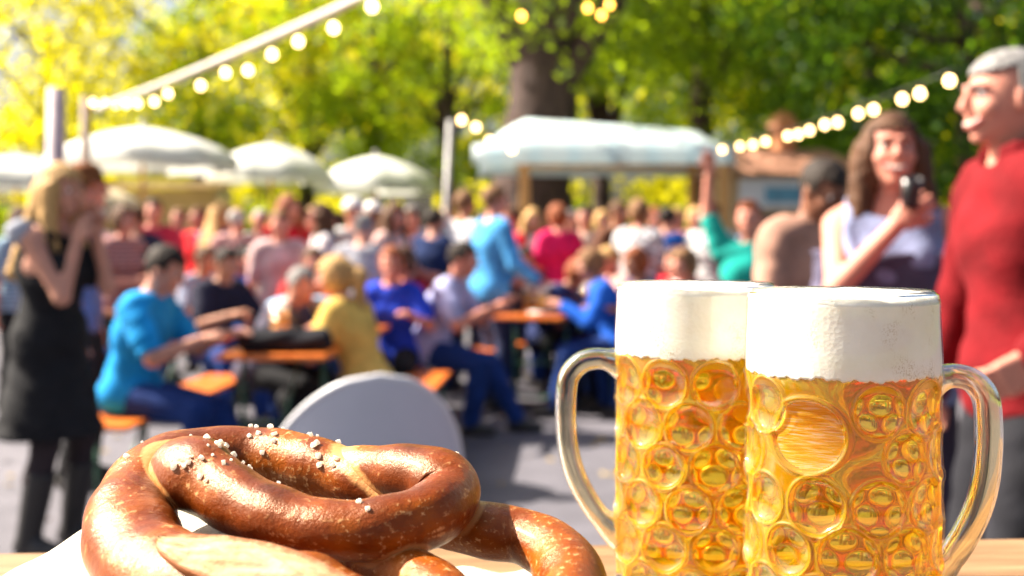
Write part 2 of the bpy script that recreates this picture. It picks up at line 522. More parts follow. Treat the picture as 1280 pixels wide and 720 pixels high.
    tag(o, label, cat, group or 'people at the beer garden')
    inf = .012
    # shirt
    sh_ = SDF(); torso(sh_, build)
    for i in (0, 1):
        a, e, w_ = arms[i]
        fr = .052 * build ** .5
        if sleeve == 'long':
            sh_.cap(a, e, fr + .004, .044, k=.03); sh_.cap(e, w_ - nrm(w_ - e) * .01, .045, .033, k=.02)
        elif sleeve == 'short':
            sh_.cap(a, a + (e - a) * .62, fr + .008, .052, k=.03)
        else:
            sh_.cap(a, a + (e - a) * .05, fr * .8, fr * .8, k=.02)
    def shirt_post(F, X_, Y_, Z_):
        # neckline and open sleeve ends stay clear of the neck
        q = (X_ - nb[0]) ** 2 + (Y_ - nb[1]) ** 2 + (Z_ - (nb[2] + .035)) ** 2
        rr = .082 if sleeve != 'none' else .115
        return np.maximum(F, rr - np.sqrt(q))
    if dress: sh_.cap(P + u * .02, P + u * .02, .14, k=.05)
    sh_.cut.append((P - u * (.07 if sit else .12), -u))
    if sleeve == 'none':
        for s_, Sh in zip((-1, 1), Sx): sh_.cut.append((sh + X * s_ * .15 * hw, nrm(X * s_ + u * .12)))
    bodyA.p += bodyT.p[-6:]
    v, q = sh_.near_body(bodyA, .0175, .005 if near or d < 8 else .004, seed, hb, cutpost=shirt_post)
    mesh('shirt' if not dress else 'bodice', v, q, cloth(top, pat), o)
    # lower clothes
    if legs == 'skirt':
        sk = SDF()
        hem = P - v3(0, 0, .42) if not sit else None
        if sit:
            for i in (0, 1): sk.cap(lgs[i][0], lgs[i][1] * 1.0, .105, .085, k=.08)
            sk.cap(P - X * .06, P + X * .06, .128, k=.05, fl=f, ratio=1.1)
            sk.cap(P, w0, .138, .125, k=.04, fl=f, ratio=1.25)
            sk.cut.append((w0, v3(0, 0, 1)))
        else:
            sk.cap(w0, P - v3(0, 0, .02), .118, .150, k=.04, fl=f, ratio=1.2)
            sk.cap(P - v3(0, 0, .02), hem - v3(0, 0, .2), .150, .29, k=.04, fl=f, ratio=1.15)
            sk.cut.append((hem, v3(0, 0, -1)))
        v, q = sk.near_body(bodyT, .013, .008, seed, hb)
        mesh('skirt', v, q, cloth(bottom), o)
        if boots:
            tg = SDF()
            for i in (0, 1): tg.cap(lgs[i][0], lgs[i][1], .080, .056, k=.01); tg.cap(lgs[i][1], lgs[i][2], .056, .040, k=.02)
            v, q = tg.near_body(bodyT, .004, 0, seed, hb)
            mesh('tights', v, q, cloth((.03, .022, .025)), o)
    else:
        tr = SDF()
        tr.cap(P - X * .06, P + X * .06, .118 * build, k=.05, fl=f, ratio=1.12)
        tr.cap(P, P + u * .06, .137 * build, .132 * build, k=.04, fl=f, ratio=1.22)
        for i in (0, 1):
            a, e, w_ = lgs[i]
            if legs == 'shorts': tr.cap(a, a + (e - a) * .8, .092 * build ** .5, .078, k=.03)
            else: tr.cap(a, e, .090 * build ** .5, .062, k=.03); tr.cap(e, w_ + nrm(e - w_) * .02, .062, .052, k=.02)
        tr.cut.append((P + u * (.10 if sit else .07), v3(0, 0, 1) if sit else u))
        v, q = tr.near_body(bodyT, inf - .001, .004, seed + 2, hb)
        mesh('trousers' if legs != 'shorts' else 'shorts', v, q, cloth(bottom), o)
    # shoes
    for i in (0, 1):
        a, e, an = lgs[i]
        s = SDF(); ft = an
        s.cap(v3(ft[0], ft[1] - .03, .042), v3(ft[0], ft[1] + .06, .042), .040, .040, k=.02, fl=X, ratio=1.05)
        s.cap(v3(ft[0], ft[1] + .06, .040), v3(ft[0], ft[1] + .15, .034), .042, .032, k=.02)
        s.cap(an, v3(ft[0], ft[1] - .01, .05), .042, .042, k=.02)
        if boots: s.cap(an, an + (e - an) * .72, .050, .066, k=.02); s.cut.append((an + (e - an) * .72, nrm(e - an)))
        s.cut.append((v3(0, 0, .002), v3(0, 0, -1)))
        v, q = s.mesh(hb * .8 if not near else .008, .003)
        mesh('boot' if boots else 'shoe', v, q, simple('shoe_leather', shoe, .45), o)
    # hair
    hs = SDF()
    hs.ell(T(0, -.014, .026), (.079 * g, .099, .093), Mi, k=.01)
    if hair in ('long', 'ponytail', 'bob', 'bun'): hs.ell(T(0, -.020, -.01), (.080 * g, .088, .09), Mi, k=.03)
    low = -.045
    if hair == 'long':
        back = nb - f * .11
        for s_ in (-1, 0, 1):
            hs.cap(T(s_ * .05, -.045, -.02), back + X * s_ * .090 - u * .20 - f * .005, .047, .036, k=.04)
            if s_: hs.cap(T(s_ * .078, .0, .0), nb + X * s_ * .105 + f * .055 - u * .10, .026, .034, k=.035)
        low = -2
    if hair == 'bob': low = -.10
    if hair == 'ponytail':
        hs.cap(T(0, -.105, .03), T(0, -.15, -.02), .026, .036, k=.02); hs.cap(T(0, -.15, -.02), T(0, -.13, -.20), .036, .018, k=.02)
    if hair == 'bun': hs.ell(T(0, -.11, .07), (.042, .04, .04), Mi, k=.015)
    Rm = Mh
    def hair_post(F, X_, Y_, Z_):
        lx = (X_ - hc[0]) * Rm[0, 0] + (Y_ - hc[1]) * Rm[1, 0] + (Z_ - hc[2]) * Rm[2, 0]
        ly = (X_ - hc[0]) * Rm[0, 1] + (Y_ - hc[1]) * Rm[1, 1] + (Z_ - hc[2]) * Rm[2, 1]
        lz = (X_ - hc[0]) * Rm[0, 2] + (Y_ - hc[1]) * Rm[1, 2] + (Z_ - hc[2]) * Rm[2, 2]
        line = (.074 if hair in ('short', 'long', 'bob') else .070) if hair != 'bald' else .045
        fr = ((.030 if hcol not in ('grey', 'white') else .004) - ly) if hair == 'short' else ((-.005 - ly) if hair == 'bald' else (.040 - ly))
        wid = np.abs(lx) - (.064 if hair in ('long', 'bob') else .2)
        faceb = np.maximum(np.maximum(fr * 1.0, (lz - line) * .9 + ly * .15), wid)
        F = np.maximum(F, -faceb)
        if low > -1:
            F = np.maximum(F, (low - lz) * .8)
            if hair == 'short': F = np.maximum(F, -np.maximum(np.maximum(-.03 - ly, lz - .0), .06 - np.abs(lx)))
        if hair == 'bald': F = np.maximum(F, (lz - .06) - np.maximum(0, -ly) * .3)
        return F
    if hair == 'ponytail' or hair == 'bun': low = -.13
    if hair == 'ponytail': low = -2
    if hair != 'none':
        v, q = hs.mesh(hh, .008 if hair in ('short', 'bald') else .012, .0025, 62, seed, hair_post)
        if len(v): mesh('hair', v, q, hairmat(HAIR[hcol]), o)
    if hat:
        hm = MB()
        hm.lathe([(0, .075), (.05, .072), (.085, .05), (.098, 0), (.10, -.02)] + ([(.17, -.032), (.17, -.038), (.10, -.03)] if hat[1] == 'brim' else [(.10, -.03)]), 28)
        ho = hm.build('hat', cloth(hat[0]), o, True)
        ho.location = T(0, -.012, .075); ho.rotation_euler = M.to_euler()
    # eyes, brows, mouth
    em = eye_mesh()
    for s_ in (-1, 1):
        e = bpy.data.objects.new('eye', em); C.objects.link(e); e.parent = o
        e.location = T(s_ * .031, .0755, .011); e.rotation_euler = M.to_euler()
    mth = SDF()
    if smile:
        for k in range(6):
            a0 = -1 + k / 3; a1 = -1 + (k + 1) / 3
            mth.cap(T(a0 * .031, .094 - .014 * a0 * a0, -.064 + .014 * a0 * a0), T(a1 * .031, .094 - .014 * a1 * a1, -.064 + .014 * a1 * a1), .0085, k=.004)
    else:
        mth.cap(T(-.022, .086, -.057), T(0, .095, -.058), .0045, .0055, k=.004); mth.cap(T(0, .095, -.058), T(.022, .086, -.057), .0055, .0045, k=.004)
    v, q = mth.mesh(.0035 if near else .005); mesh('mouth', v, q, simple('lips', (.45, .12, .10) if skin != 'brown' else (.2, .07, .06), .4), o)
    if smile:
        te = SDF()
        te.cap(T(-.019, .0965, -.056), T(0, .1005, -.0585), .0036, k=.003); te.cap(T(0, .1005, -.0585), T(.019, .0965, -.056), .0036, k=.003)
        v, q = te.mesh(.003); mesh('teeth', v, q, simple('teeth', (.75, .72, .65), .3), o)
    if near:
        for s_ in (-1, 1):
            b = SDF(); b.cap(T(s_ * .016, .101, .033), T(s_ * .046, .086, .033), .0045, .003, k=.003)
            v, q = b.mesh(.003); mesh('eyebrow', v, q, hairmat(HAIR[hcol]), o)
    PEOPLE.append(o)
    info = dict(o=o, arms=arms, hc=hc, nb=nb, u=u, f=f, T=T, P=P, Mh=Mh)
    return info
PEOPLE = []
_eye = []
def eye_mesh():
    if _eye: return _eye[0]
    bm = bmesh.new(); bmesh.ops.create_uvsphere(bm, u_segments=16, v_segments=12, radius=.0125, matrix=Matrix.Rotation(R(90), 4, 'X'))
    me = bpy.data.meshes.new('eye'); bm.to_mesh(me); bm.free()
    me.materials.append(simple('eye_white', (.7, .68, .65), .15, .03)); me.materials.append(simple('iris', (.03, .025, .02), .1))
    for p in me.polygons:
        if p.center.y > .0098: p.material_index = 1
    me.shade_smooth(); _eye.append(me)
    return me

#@@TREES@@
# ------------------------------------------------------------------ trees
def leafmat(name, col, tr, wmix=.5):
    m, nt, p = newmat(name)
    nt.nodes.remove(p); out = nt.nodes['Material Output']
    oi = N(nt, 'ShaderNodeNewGeometry')
    r = ramp(nt, oi.outputs['Random Per Island'], [(0, tuple(c * .7 for c in col)), (1, tuple(c * 1.3 for c in col))])
    r2 = ramp(nt, oi.outputs['Random Per Island'], [(0, tuple(c * .7 for c in tr)), (1, tuple(min(1, c * 1.25) for c in tr))])
    d = N(nt, 'ShaderNodeBsdfPrincipled'); d.inputs['Roughness'].default_value = .6; d.inputs['Specular IOR Level'].default_value = .25; nt.links.new(r.outputs[0], d.inputs['Base Color'])
    t = N(nt, 'ShaderNodeBsdfTranslucent'); nt.links.new(r2.outputs[0], t.inputs[0])
    mx = N(nt, 'ShaderNodeMixShader'); mx.inputs[0].default_value = wmix
    nt.links.new(d.outputs[0], mx.inputs[1]); nt.links.new(t.outputs[0], mx.inputs[2]); nt.links.new(mx.outputs[0], out.inputs[0])
    return m
LEAF = {'lime': leafmat('leaf_lime', (.19, .20, .006), (.80, .72, .01), .62),  # yellow leaves, with some backlit glow put into their colour
        'green': leafmat('leaf_green', (.085, .14, .008), (.42, .55, .01), .55),
        'dark': leafmat('leaf_dark', (.03, .08, .008), (.18, .34, .01), .45)}
def barkmat():
    m, nt, p = newmat('bark')
    n = noise(nt, 9, 7, .65, mapscale=(1, 1, .18))
    r = ramp(nt, n.outputs[0], [(.35, (.03, .015, .012)), (.65, (.10, .055, .044))])
    nt.links.new(r.outputs[0], p.inputs['Base Color']); p.inputs['Roughness'].default_value = .9
    bump(nt, p, n.outputs[0], 1, .06)
    return m
BARK = barkmat()

def leaves(centres, radii, n_per, size, seed):
    g = np.random.default_rng(seed)
    P_ = []
    for c, r in zip(centres, radii):
        q = g.normal(size=(n_per, 3)); q /= np.linalg.norm(q, axis=1)[:, None]
        q *= (g.random(n_per) ** .45)[:, None] * r
        q[:, 2] *= .7
        P_.append(q + c)
    P_ = np.concatenate(P_); n = len(P_)
    a = g.normal(size=(n, 3)); a /= np.linalg.norm(a, axis=1)[:, None]
    nn = g.normal(size=(n, 3)) + np.array([0, 0, .9]); b = np.cross(nn, a); b /= np.linalg.norm(b, axis=1)[:, None] + 1e-9
    L = size * (.6 + .8 * g.random(n))[:, None]; W = L * .33
    lift = np.cross(a, b) * L * .12
    v = np.stack([P_ - a * L * .5, P_ + b * W + lift, P_ + a * L * .5, P_ - b * W + lift], 1).reshape(-1, 3)
    f = np.arange(n * 4).reshape(n, 4)
    return v, f

def tree(x, y, h, cr, zc, tr, kind, label, nclump=70, nleaf=130, leaf=.16, seed=1, group='trees around the beer garden', lean=0, flat=.8, limbs=6, cx=0, cyo=0, cmin=0):
    g = random.Random(seed)
    root = empty('tree', (x, y, 0)); tag(root, label, 'tree', group)
    m = MB(); top = Vector((lean, 0, h * .62))
    pts = []; rs = []
    for i in range(12):
        t = i / 11
        pts.append((lean * t * t + g.uniform(-.05, .05) * tr * 3, g.uniform(-.05, .05) * tr * 3, t * h * .62)); rs.append(tr * (1.35 - .25 * min(1, t * 6) - .75 * t * (1 - .25 * t)) if t > 0 else tr * 1.55)
    m.tube(pts, rs, 20)
    for k in range(limbs):
        a = 2 * PI * k / limbs + g.uniform(-.4, .4); t0 = g.uniform(.45, .95); i = int(t0 * 11); s0 = Vector(pts[i])
        Lh = cr * g.uniform(.55, .85)
        q = [s0 + Vector((math.cos(a) * Lh * s, math.sin(a) * Lh * s, (zc - s0.z) * .9 * s ** .7 + .4 * Lh * s * s)) for s in (0, .25, .5, .75, 1)]
        m.tube(q, [tr * .42, tr * .3, tr * .22, tr * .14, tr * .05], 9)
    m.build('trunk', BARK, root, True)
    cs = []; rr = []
    for k in range(nclump):
        while True:
            q = np.array([g.uniform(-1, 1), g.uniform(-1, 1), g.uniform(-1, 1)])
            l = np.linalg.norm(q)
            if .35 < l < 1: break
        q = q / l * l ** .5
        c = np.array([q[0] * cr + cx, q[1] * cr + cyo, zc + q[2] * cr * flat])
        if c[2] < cmin: continue
        cs.append(c); rr.append(cr * g.uniform(.14, .27))
    v, f = leaves(cs, rr, nleaf, leaf, seed)
    mesh('crown', v, f, LEAF[kind], root, smooth=False)
    return root

tree(at(672, 20.5), 20.5, 13, 5.6, 8.2, .74, 'green', 'massive old tree with a thick brown trunk right behind the blue and white canopy', 120, 170, .15, 3, flat=.66, limbs=8, cx=2.0, cyo=-.5)
TR = [
 (at(60, 37), 37, 13, 5.4, 8.2, .26, 'lime', 'yellow green tree at the far left, glowing in front of the sun', 55, 120, .17, 5),
 (at(250, 35), 35, 12, 5.2, 7.4, .26, 'lime', 'sunlit lime tree rising behind the leftmost big white parasol', 80, 130, .17, 6),
 (at(385, 36), 36, 12, 5.0, 6.8, .28, 'green', 'green tree rising behind the middle white parasol', 95, 140, .17, 7),
 (at(470, 34), 34, 12, 4.6, 8.4, .2, 'lime', 'slim limb-forked tree behind the gap between parasols and tall white pole', 60, 120, .16, 8),
 (at(560, 32), 32, 12, 4.6, 6.6, .24, 'green', 'leafy tree seen just left of the massive brown trunk', 90, 130, .16, 9),
 (at(752, 26), 26, 11, 4.0, 7.8, .22, 'green', 'dark slender tree seen just right of the massive brown trunk', 75, 130, .15, 10),
 (at(878, 24), 24, 12, 4.4, 7.0, .28, 'green', 'tree with a dark straight trunk above the right end of the canopy', 80, 140, .15, 11),
 (at(985, 31), 31, 12, 4.8, 6.3, .24, 'green', 'tree spreading behind the little wooden kiosk', 85, 130, .17, 12),
 (at(1090, 26), 26, 11, 4.4, 6.2, .24, 'green', 'tree behind the string of bulbs over the laughing woman', 95, 140, .15, 13),
 (at(1210, 19), 19, 10, 3.6, 4.3, .2, 'dark', 'low dark bushy tree right behind the man in the red shirt', 90, 150, .13, 14),
 (at(1290, 25), 25, 12, 4.6, 7.2, .25, 'green', 'tree at the far right edge rising above the grey haired man', 80, 130, .15, 15),
 (at(-80, 34), 34, 12, 5.0, 6.8, .25, 'lime', 'pale yellow tree partly cut off by the left edge of the picture', 60, 120, .18, 16),
]
for t in TR:
    tree(*t[:8], nclump=int(t[8] * (1.3 if t[6] != 'lime' else .95)), nleaf=t[9], leaf=t[10], seed=t[11])
# far wood as one mass
def far_wood():
    g = np.random.default_rng(44); cs = []; rr = []
    for k in range(500):
        x = g.uniform(-46, 46); z = g.uniform(.5, 13) * (1 if x > -14 else .55); y = 52 + g.uniform(0, 16)
        cs.append(np.array([x, y, z])); rr.append(g.uniform(1.2, 2.4))
    v, f = leaves(cs, rr, 110, .45, 45)
    o = mesh('far_wood', v, f, LEAF['lime'], smooth=False)
    tag(o, 'far-off belt of woodland closing the view behind the park trees', 'woodland', kind='stuff')
far_wood()
def hedge():
    g = np.random.default_rng(9); cs = []; rr = []
    for k in range(260):
        cs.append(np.array([g.uniform(-17, 17), 36.5 + g.uniform(-.5, .5), g.uniform(.2, 2.3)])); rr.append(g.uniform(.4, .7))
    v, f = leaves(cs, rr, 90, .16, 10)
    o = mesh('hedge', v, f, LEAF['green'], smooth=False)
    tag(o, 'long clipped hedge running behind the crowd and parasols', 'hedge')
hedge()

#@@STRUCT@@
# ------------------------------------------------------------------ parasols, canopy, kiosk
def canvas(name, col, tr=.45):
    m, nt, p = newmat(name)
    n = noise(nt, 3, 5); r = ramp(nt, n.outputs[0], [(.3, tuple(c * .9 for c in col)), (.7, col)])
    nt.links.new(r.outputs[0], p.inputs['Base Color']); p.inputs['Roughness'].default_value = .85
    t = N(nt, 'ShaderNodeBsdfTranslucent'); nt.links.new(r.outputs[0], t.inputs[0])
    mx = N(nt, 'ShaderNodeMixShader'); mx.inputs[0].default_value = tr
    nt.links.new(p.outputs[0], mx.inputs[1]); nt.links.new(t.outputs[0], mx.inputs[2]); nt.links.new(mx.outputs[0], nt.nodes['Material Output'].inputs[0])
    b = noise(nt, 40, 3); bump(nt, p, b.outputs[0], .2)
    return m
CANVAS = canvas('white_canvas', (.90, .90, .86), .5); CREAM = canvas('cream_canvas', (.80, .68, .46), .35)
WOODY = simple('honey_wood', (.52, .27, .08), .5, .3, 6, .3, 30, mapscale=(1, 1, .15))
POLEM = simple('pole_paint', (.42, .40, .38), .45, .1)
def parasol(px, d, top, rim, rad, label, mat=CANVAS, n=8, rot=.3):
    root = empty('parasol', (at(px, d), d, 0), rot); tag(root, label, 'parasol', 'parasols over the beer garden')
    m = MB(); bm = m.bm; rings = []
    for (t, z) in [(0.0, top), (.06, top - .01), (.3, top - (top - rim) * .14), (.55, top - (top - rim) * .34), (.8, top - (top - rim) * .64), (1.0, rim)]:
        ring = []
        for k in range(n * 4):
            a = 2 * PI * k / (n * 4); sag = abs(math.cos(a * n / 2 + PI / 2)); rr = t * rad * (1 - .06 * sag) / (1)
            ring.append(bm.verts.new((rr * math.cos(a), rr * math.sin(a), z - .07 * sag * t * (t > .1))))
        rings.append(ring)
    val = []
    for k, v in enumerate(rings[-1]):
        val.append(bm.verts.new((v.co.x * 1.0, v.co.y * 1.0, v.co.z - .16 - .03 * math.cos(k * PI / 2))))
    rings.append(val)
    K = n * 4
    for a, b in zip(rings[1:], rings[2:]):
        for k in range(K): bm.faces.new((a[k], a[(k + 1) % K], b[(k + 1) % K], b[k]))
    bm.faces.new(rings[1])
    for v in rings[0]: bm.verts.remove(v)
    o = m.build('canopy', mat, root, True)
    md = o.modifiers.new('thick', 'SOLIDIFY'); md.thickness = .006
    MB().tube([(0, 0, 0.05), (0, 0, top + .06)], .03, 12).build('pole', WOODY, root, True)
    MB().lathe([(0, .17), (.04, .165), (.05, .10), (.02, 0)], 16, (0, 0, top - .06)).build('finial', POLEM, root, True)
    for k in range(n):
        a = 2 * PI * k / n + 0
        MB().tube([(0, 0, top - .08), (rad * .95 * math.cos(a), rad * .95 * math.sin(a), rim - .02)], .011, 6).build('rib', WOODY, root, True)
    MB().lathe([(0, 0), (.36, 0), (.36, .06), (.30, .09), (.05, .11), (.05, .3), (0, .3)], 24).build('base', simple('concrete', (.3, .29, .28), .85), root)
    return root
parasol(178, 19, 3.14, 2.66, 1.48, 'large white parasol on the left above the blond woman in the black dress', n=8, rot=.2)
parasol(338, 25, 3.36, 2.76, 1.36, 'white parasol with pointed tip standing in the middle of the three big ones', rot=.5)
parasol(470, 25.5, 3.14, 2.56, 1.30, 'white parasol on the right of the three, nearest the tall white pole', rot=.1)
parasol(20, 21, 2.85, 2.42, 1.25, 'white parasol at the left edge behind the blond woman\'s head', rot=.0)
parasol(128, 17, 2.12, 1.86, .55, 'small low cream parasol between the blond woman and the large parasol', CREAM, rot=.4)

def canopy_tent():
    d = 17.5; root = empty('market_canopy', (at(745, d), d, 0)); tag(root, 'white and pale blue stall canopy on wooden posts in front of the massive trunk', 'canopy')
    W, D = 1.75, 1.5; zr, ze = 3.05, 2.62
    m = MB(); bm = m.bm
    nx = 24; rows = []
    for (y, z, k) in [(-D, ze - .26, 0), (-D, ze, 1), (-D * .45, ze + (zr - ze) * .62, 1), (0, zr, 1), (D * .45, ze + (zr - ze) * .62, 1), (D, ze, 1), (D, ze - .26, 0)]:
        row = []
        for i in range(nx + 1):
            t = i / nx; x = -W + 2 * W * t
            end = max(0, 1 - min(t, 1 - t) / (.22 if t < .5 else .07)); zz = z - (end ** 1.3) * max(0, z - ze) * 1.0 
            zz += (.13 - .26 * t) * (z > ze) * (1 - end)
            
            row.append(bm.verts.new((x, y, zz)))
        rows.append(row)
    for a, b in zip(rows, rows[1:]):
        for i in range(nx): bm.faces.new((a[i], a[i + 1], b[i + 1], b[i]))
    mt, nt, p = newmat('striped_canvas')
    tc = N(nt, 'ShaderNodeTexCoord'); sp = N(nt, 'ShaderNodeSeparateXYZ'); nt.links.new(tc.outputs['Object'], sp.inputs[0])
    mm = N(nt, 'ShaderNodeMath', operation='MULTIPLY'); mm.inputs[1].default_value = 12; nt.links.new(sp.outputs[0], mm.inputs[0])
    s_ = N(nt, 'ShaderNodeMath', operation='SINE'); nt.links.new(mm.outputs[0], s_.inputs[0])
    r = ramp(nt, s_.outputs[0], [(.2, (.74, .83, .85)), (.8, (.68, .81, .85))])
    nt.links.new(r.outputs[0], p.inputs['Base Color']); p.inputs['Roughness'].default_value = .8
    t = N(nt, 'ShaderNodeBsdfTranslucent'); nt.links.new(r.outputs[0], t.inputs[0])
    mx = N(nt, 'ShaderNodeMixShader'); mx.inputs[0].default_value = .4
    nt.links.new(p.outputs[0], mx.inputs[1]); nt.links.new(t.outputs[0], mx.inputs[2]); nt.links.new(mx.outputs[0], nt.nodes['Material Output'].inputs[0])
    o = m.build('roof', mt, root, True); md = o.modifiers.new('t', 'SOLIDIFY'); md.thickness = .008
    for (x, y) in ((-1.05, -1.4), (1.62, -1.4), (-1.05, 1.4), (1.62, 1.4)):
        MB().box((x, y, 1.28), (.13, .13, 2.56), bev=.008).build('post', WOODY, root)
    for y in (-1.4, 1.4): MB().box((.28, y, 2.52), (2.9, .08, .1), bev=.006).build('beam', WOODY, root)
    MB().box((.3, -.9, 1.0), (2.4, .5, .05), bev=.006).build('counter', WOODY, root)
    MB().box((.3, -.72, .49), (2.3, .06, .97), bev=.006).build('front_panel', simple('painted_board', (.35, .5, .5), .6), root)
canopy_tent()

def kiosk():
    d = 17.5; root = empty('kiosk', (at(985, d), d + .5, 0), .1); tag(root, 'small wooden kiosk with reddish roof and blue and white board behind the man in beige', 'kiosk')
    MB().box((0, 0, 1.15), (1.9, 1.4, 2.3), bev=.01).build('wall', simple('kiosk_planks', (.50, .36, .20), .7, .3, 4, .4, 20, mapscale=(6, 6, .4)), root)
    m = MB(); bm = m.bm
    for z, w in ((0, 0),):
        v = [bm.verts.new(c) for c in [(-1.15, -.95, 2.3), (1.15, -.95, 2.3), (1.15, .95, 2.3), (-1.15, .95, 2.3), (-.7, 0, 2.72), (.7, 0, 2.72)]]
        for f in ((0, 1, 5, 4), (1, 2, 5), (2, 3, 4, 5), (3, 0, 4), (3, 2, 1, 0)): bm.faces.new([v[i] for i in f])
    m.build('roof', simple('roof_tiles', (.42, .20, .13), .7, .3, 12, .6, 14), root)
    MB().box((-.2, -.73, 2.02), (1.3, .04, .42), bev=.005).build('board', simple('white_board', (.75, .76, .74), .5, .05), root)
    MB().box((-.1, -.765, 2.0), (.75, .02, .22), bev=.003).build('blue_panel', simple('blue_paint', (.12, .32, .42), .5), root)
    MB().box((0, -.72, 1.35), (1.4, .04, .7), bev=.004).build('hatch', simple('painted_opening_shade', (.035, .03, .028), .6), root)  # dark board on the solid wall, painted as a shaded opening
    MB().box((0, -.86, .98), (1.6, .3, .05), bev=.004).build('counter', WOODY, root)
    MB().lathe([(0, 0), (.2, 0), (.2, .34), (.28, .36), (.17, .52), (0, .62)], 6, (.05, 0, 2.68)).build('turret', simple('rust_shingle', (.5, .19, .07), .6), root)
kiosk()

def stall():
    d = 24; root = empty('market_stall', (at(190, d), d, 0)); tag(root, 'pale yellow market stall wall in the shade below the large white parasol', 'stall')
    CR = simple('cream_boards', (.60, .50, .24), .7, .12, 3, .3, 20)
    MB().box((0, .8, 1.2), (2.7, .05, 2.4), bev=.005).build('back_wall', CR, root)
    for s_ in (-1, 1): MB().box((s_ * 1.38, .3, 1.2), (.05, 1.1, 2.4), bev=.005).build('side_wall', CR, root)
    MB().box((0, .25, 2.46), (3.1, 1.6, .06), bev=.01).build('roof', CREAM, root)
    MB().box((0, -.3, .95), (2.5, .4, .05), bev=.005).build('counter', WOODY, root)
    MB().box((0, -.2, .46), (2.4, .05, .92), bev=.005).build('front_panel', CR, root)
stall()

def pole(px, d, ztop, r, label, mat, lean=(0, 0)):
    o = MB().tube([(0, 0, 0), (lean[0], lean[1], ztop)], [r, r * .8], 14).build('mast', mat, None, True)
    o.location = (at(px, d), d, 0); tag(o, label, 'pole', 'poles holding the bulb strings')
    return o
pole(548, 12, 1.35 + 150 * 12 / 1500, .034, 'slim white pole leaning slightly right beside the third parasol', POLEM, (.12, 0))
pole(66, 9.5, 1.35 + 190 * 9.5 / 1500, .085, 'pale pinkish pole rising behind the blond woman in black', simple('faded_post', (.42, .33, .36), .7), (.03, 0))
pole(107, 13, 1.35 + 180 * 13 / 1500, .06, 'thin brown pole between the blond woman and the large parasol', simple('brown_post', (.24, .16, .12), .7))
pole(1282, 9, 1.35 + 215 * 9 / 1500, .05, 'thin dark post at the right edge behind the man in red', simple('dark_post', (.08, .06, .05), .7))

def bulbmat(col, st):
    m, nt, p = newmat('lit_bulb')
    p.inputs['Base Color'].default_value = (*col, 1); p.inputs['Emission Color'].default_value = (*col, 1); p.inputs['Emission Strength'].default_value = st
    return m
BW = bulbmat((1, .62, .24), 4.5); BY = bulbmat((1, .45, .06), 4)
CABLE = simple('cable_rubber', (.02, .02, .02), .6)
def bulb_string(label, pts, mat=BW, r=.035, drop=.07, ends=None, cr=.006):
    root = empty('string_lights', (0, 0, 0)); P_ = [pix(*p) for p in pts]
    root.location = P_[0]
    o0 = P_[0]
    tag(root, label, 'string lights', 'strings of warm bulbs')
    L = ([pix(*ends[0])] if ends else []) + [p + v3(0, 0, drop) for p in P_] + ([pix(*ends[1])] if ends else [])
    MB().tube([tuple(p - o0) for p in L], cr, 6).build('cable', CABLE, root, True)
    bm_ = None
    for p in P_:
        if bm_ is None:
            b = MB().lathe([(0, -r * 1.1), (r * .6, -r * .9), (r, -r * .2), (r * .85, r * .5), (r * .4, r * 1.1), (0, r * 1.15)], 14).build('bulb', mat, root, True); bm_ = b.data
            s0 = MB().lathe([(0, 0), (r * .45, 0), (r * .45, r * .9), (0, r * .9)], 10).build('socket', CABLE, b); sm = s0.data
        else:
            b = bpy.data.objects.new('bulb', bm_); C.objects.link(b); b.parent = root
            s0 = bpy.data.objects.new('socket', sm); C.objects.link(s0); s0.parent = b
        b.location = tuple(p - o0); s0.location = (0, 0, r * 1.05)
    return root
s1 = [(465, 8, 7.0), (417, 35, 7.5), (373, 52, 8), (340, 68, 8.4), (310, 88, 8.9), (282, 91, 9.2), (251, 107, 9.8), (210, 117, 10.6), (193, 127, 11), (172, 129, 11.6), (158, 130, 12), (145, 130, 12.4), (131, 129, 12.6), (116, 128, 13)]
bulb_string('warm bulbs hanging in a row beneath the pale beam on the upper left', s1, ends=[(520, -40, 6.4), (107, 122, 13)], r=.029)
s2 = [(1187, 101, 8), (1150, 117, 8.6), (1128, 124, 9), (1092, 137, 9.8), (1073, 142, 10.2), (1047, 153, 10.8), (1031, 156, 11.2), (1012, 163, 11.8), (998, 168, 12.2), (985, 170, 12.6), (957, 177, 13.4), (941, 181, 13.8), (925, 183, 14.3), (903, 187, 15)]
bulb_string('warm bulbs running down from the man in red to the canopy', s2, ends=[(1282, 78, 9), (889, 186, 15.8)], r=.030)
bulb_string('four bulbs dropping from the white pole towards the canopy', [(577, 150, 12.6), (595, 159, 13.4), (612, 176, 14.4), (640, 187, 15.4)], r=.034, ends=[(560, 147, 12), (655, 185, 16)])
bulb_string('small amber bulbs high up beside the massive trunk', [(652, 20, 12), (735, 10, 12.2), (752, 19, 12.3), (762, 6, 12.4)], BY, .032, ends=[(600, -30, 11.8), (800, -30, 12.6)])
b0, b1 = pix(520, -34, 6.2), pix(122, 135, 12.6)
mbm = MB().tube([tuple((b1 - b0) * t + v3(0, 0, -.03 * math.sin(t * PI))) for t in np.linspace(0, 1, 12)], .027, 12).build('beam', simple('pale_rope', (.62, .56, .50), .8, .2, 12, .5, 60), None, True)
mbm.location = tuple(b0); tag(mbm, 'thick pale beam slanting down across the upper left over the bulbs', 'beam')

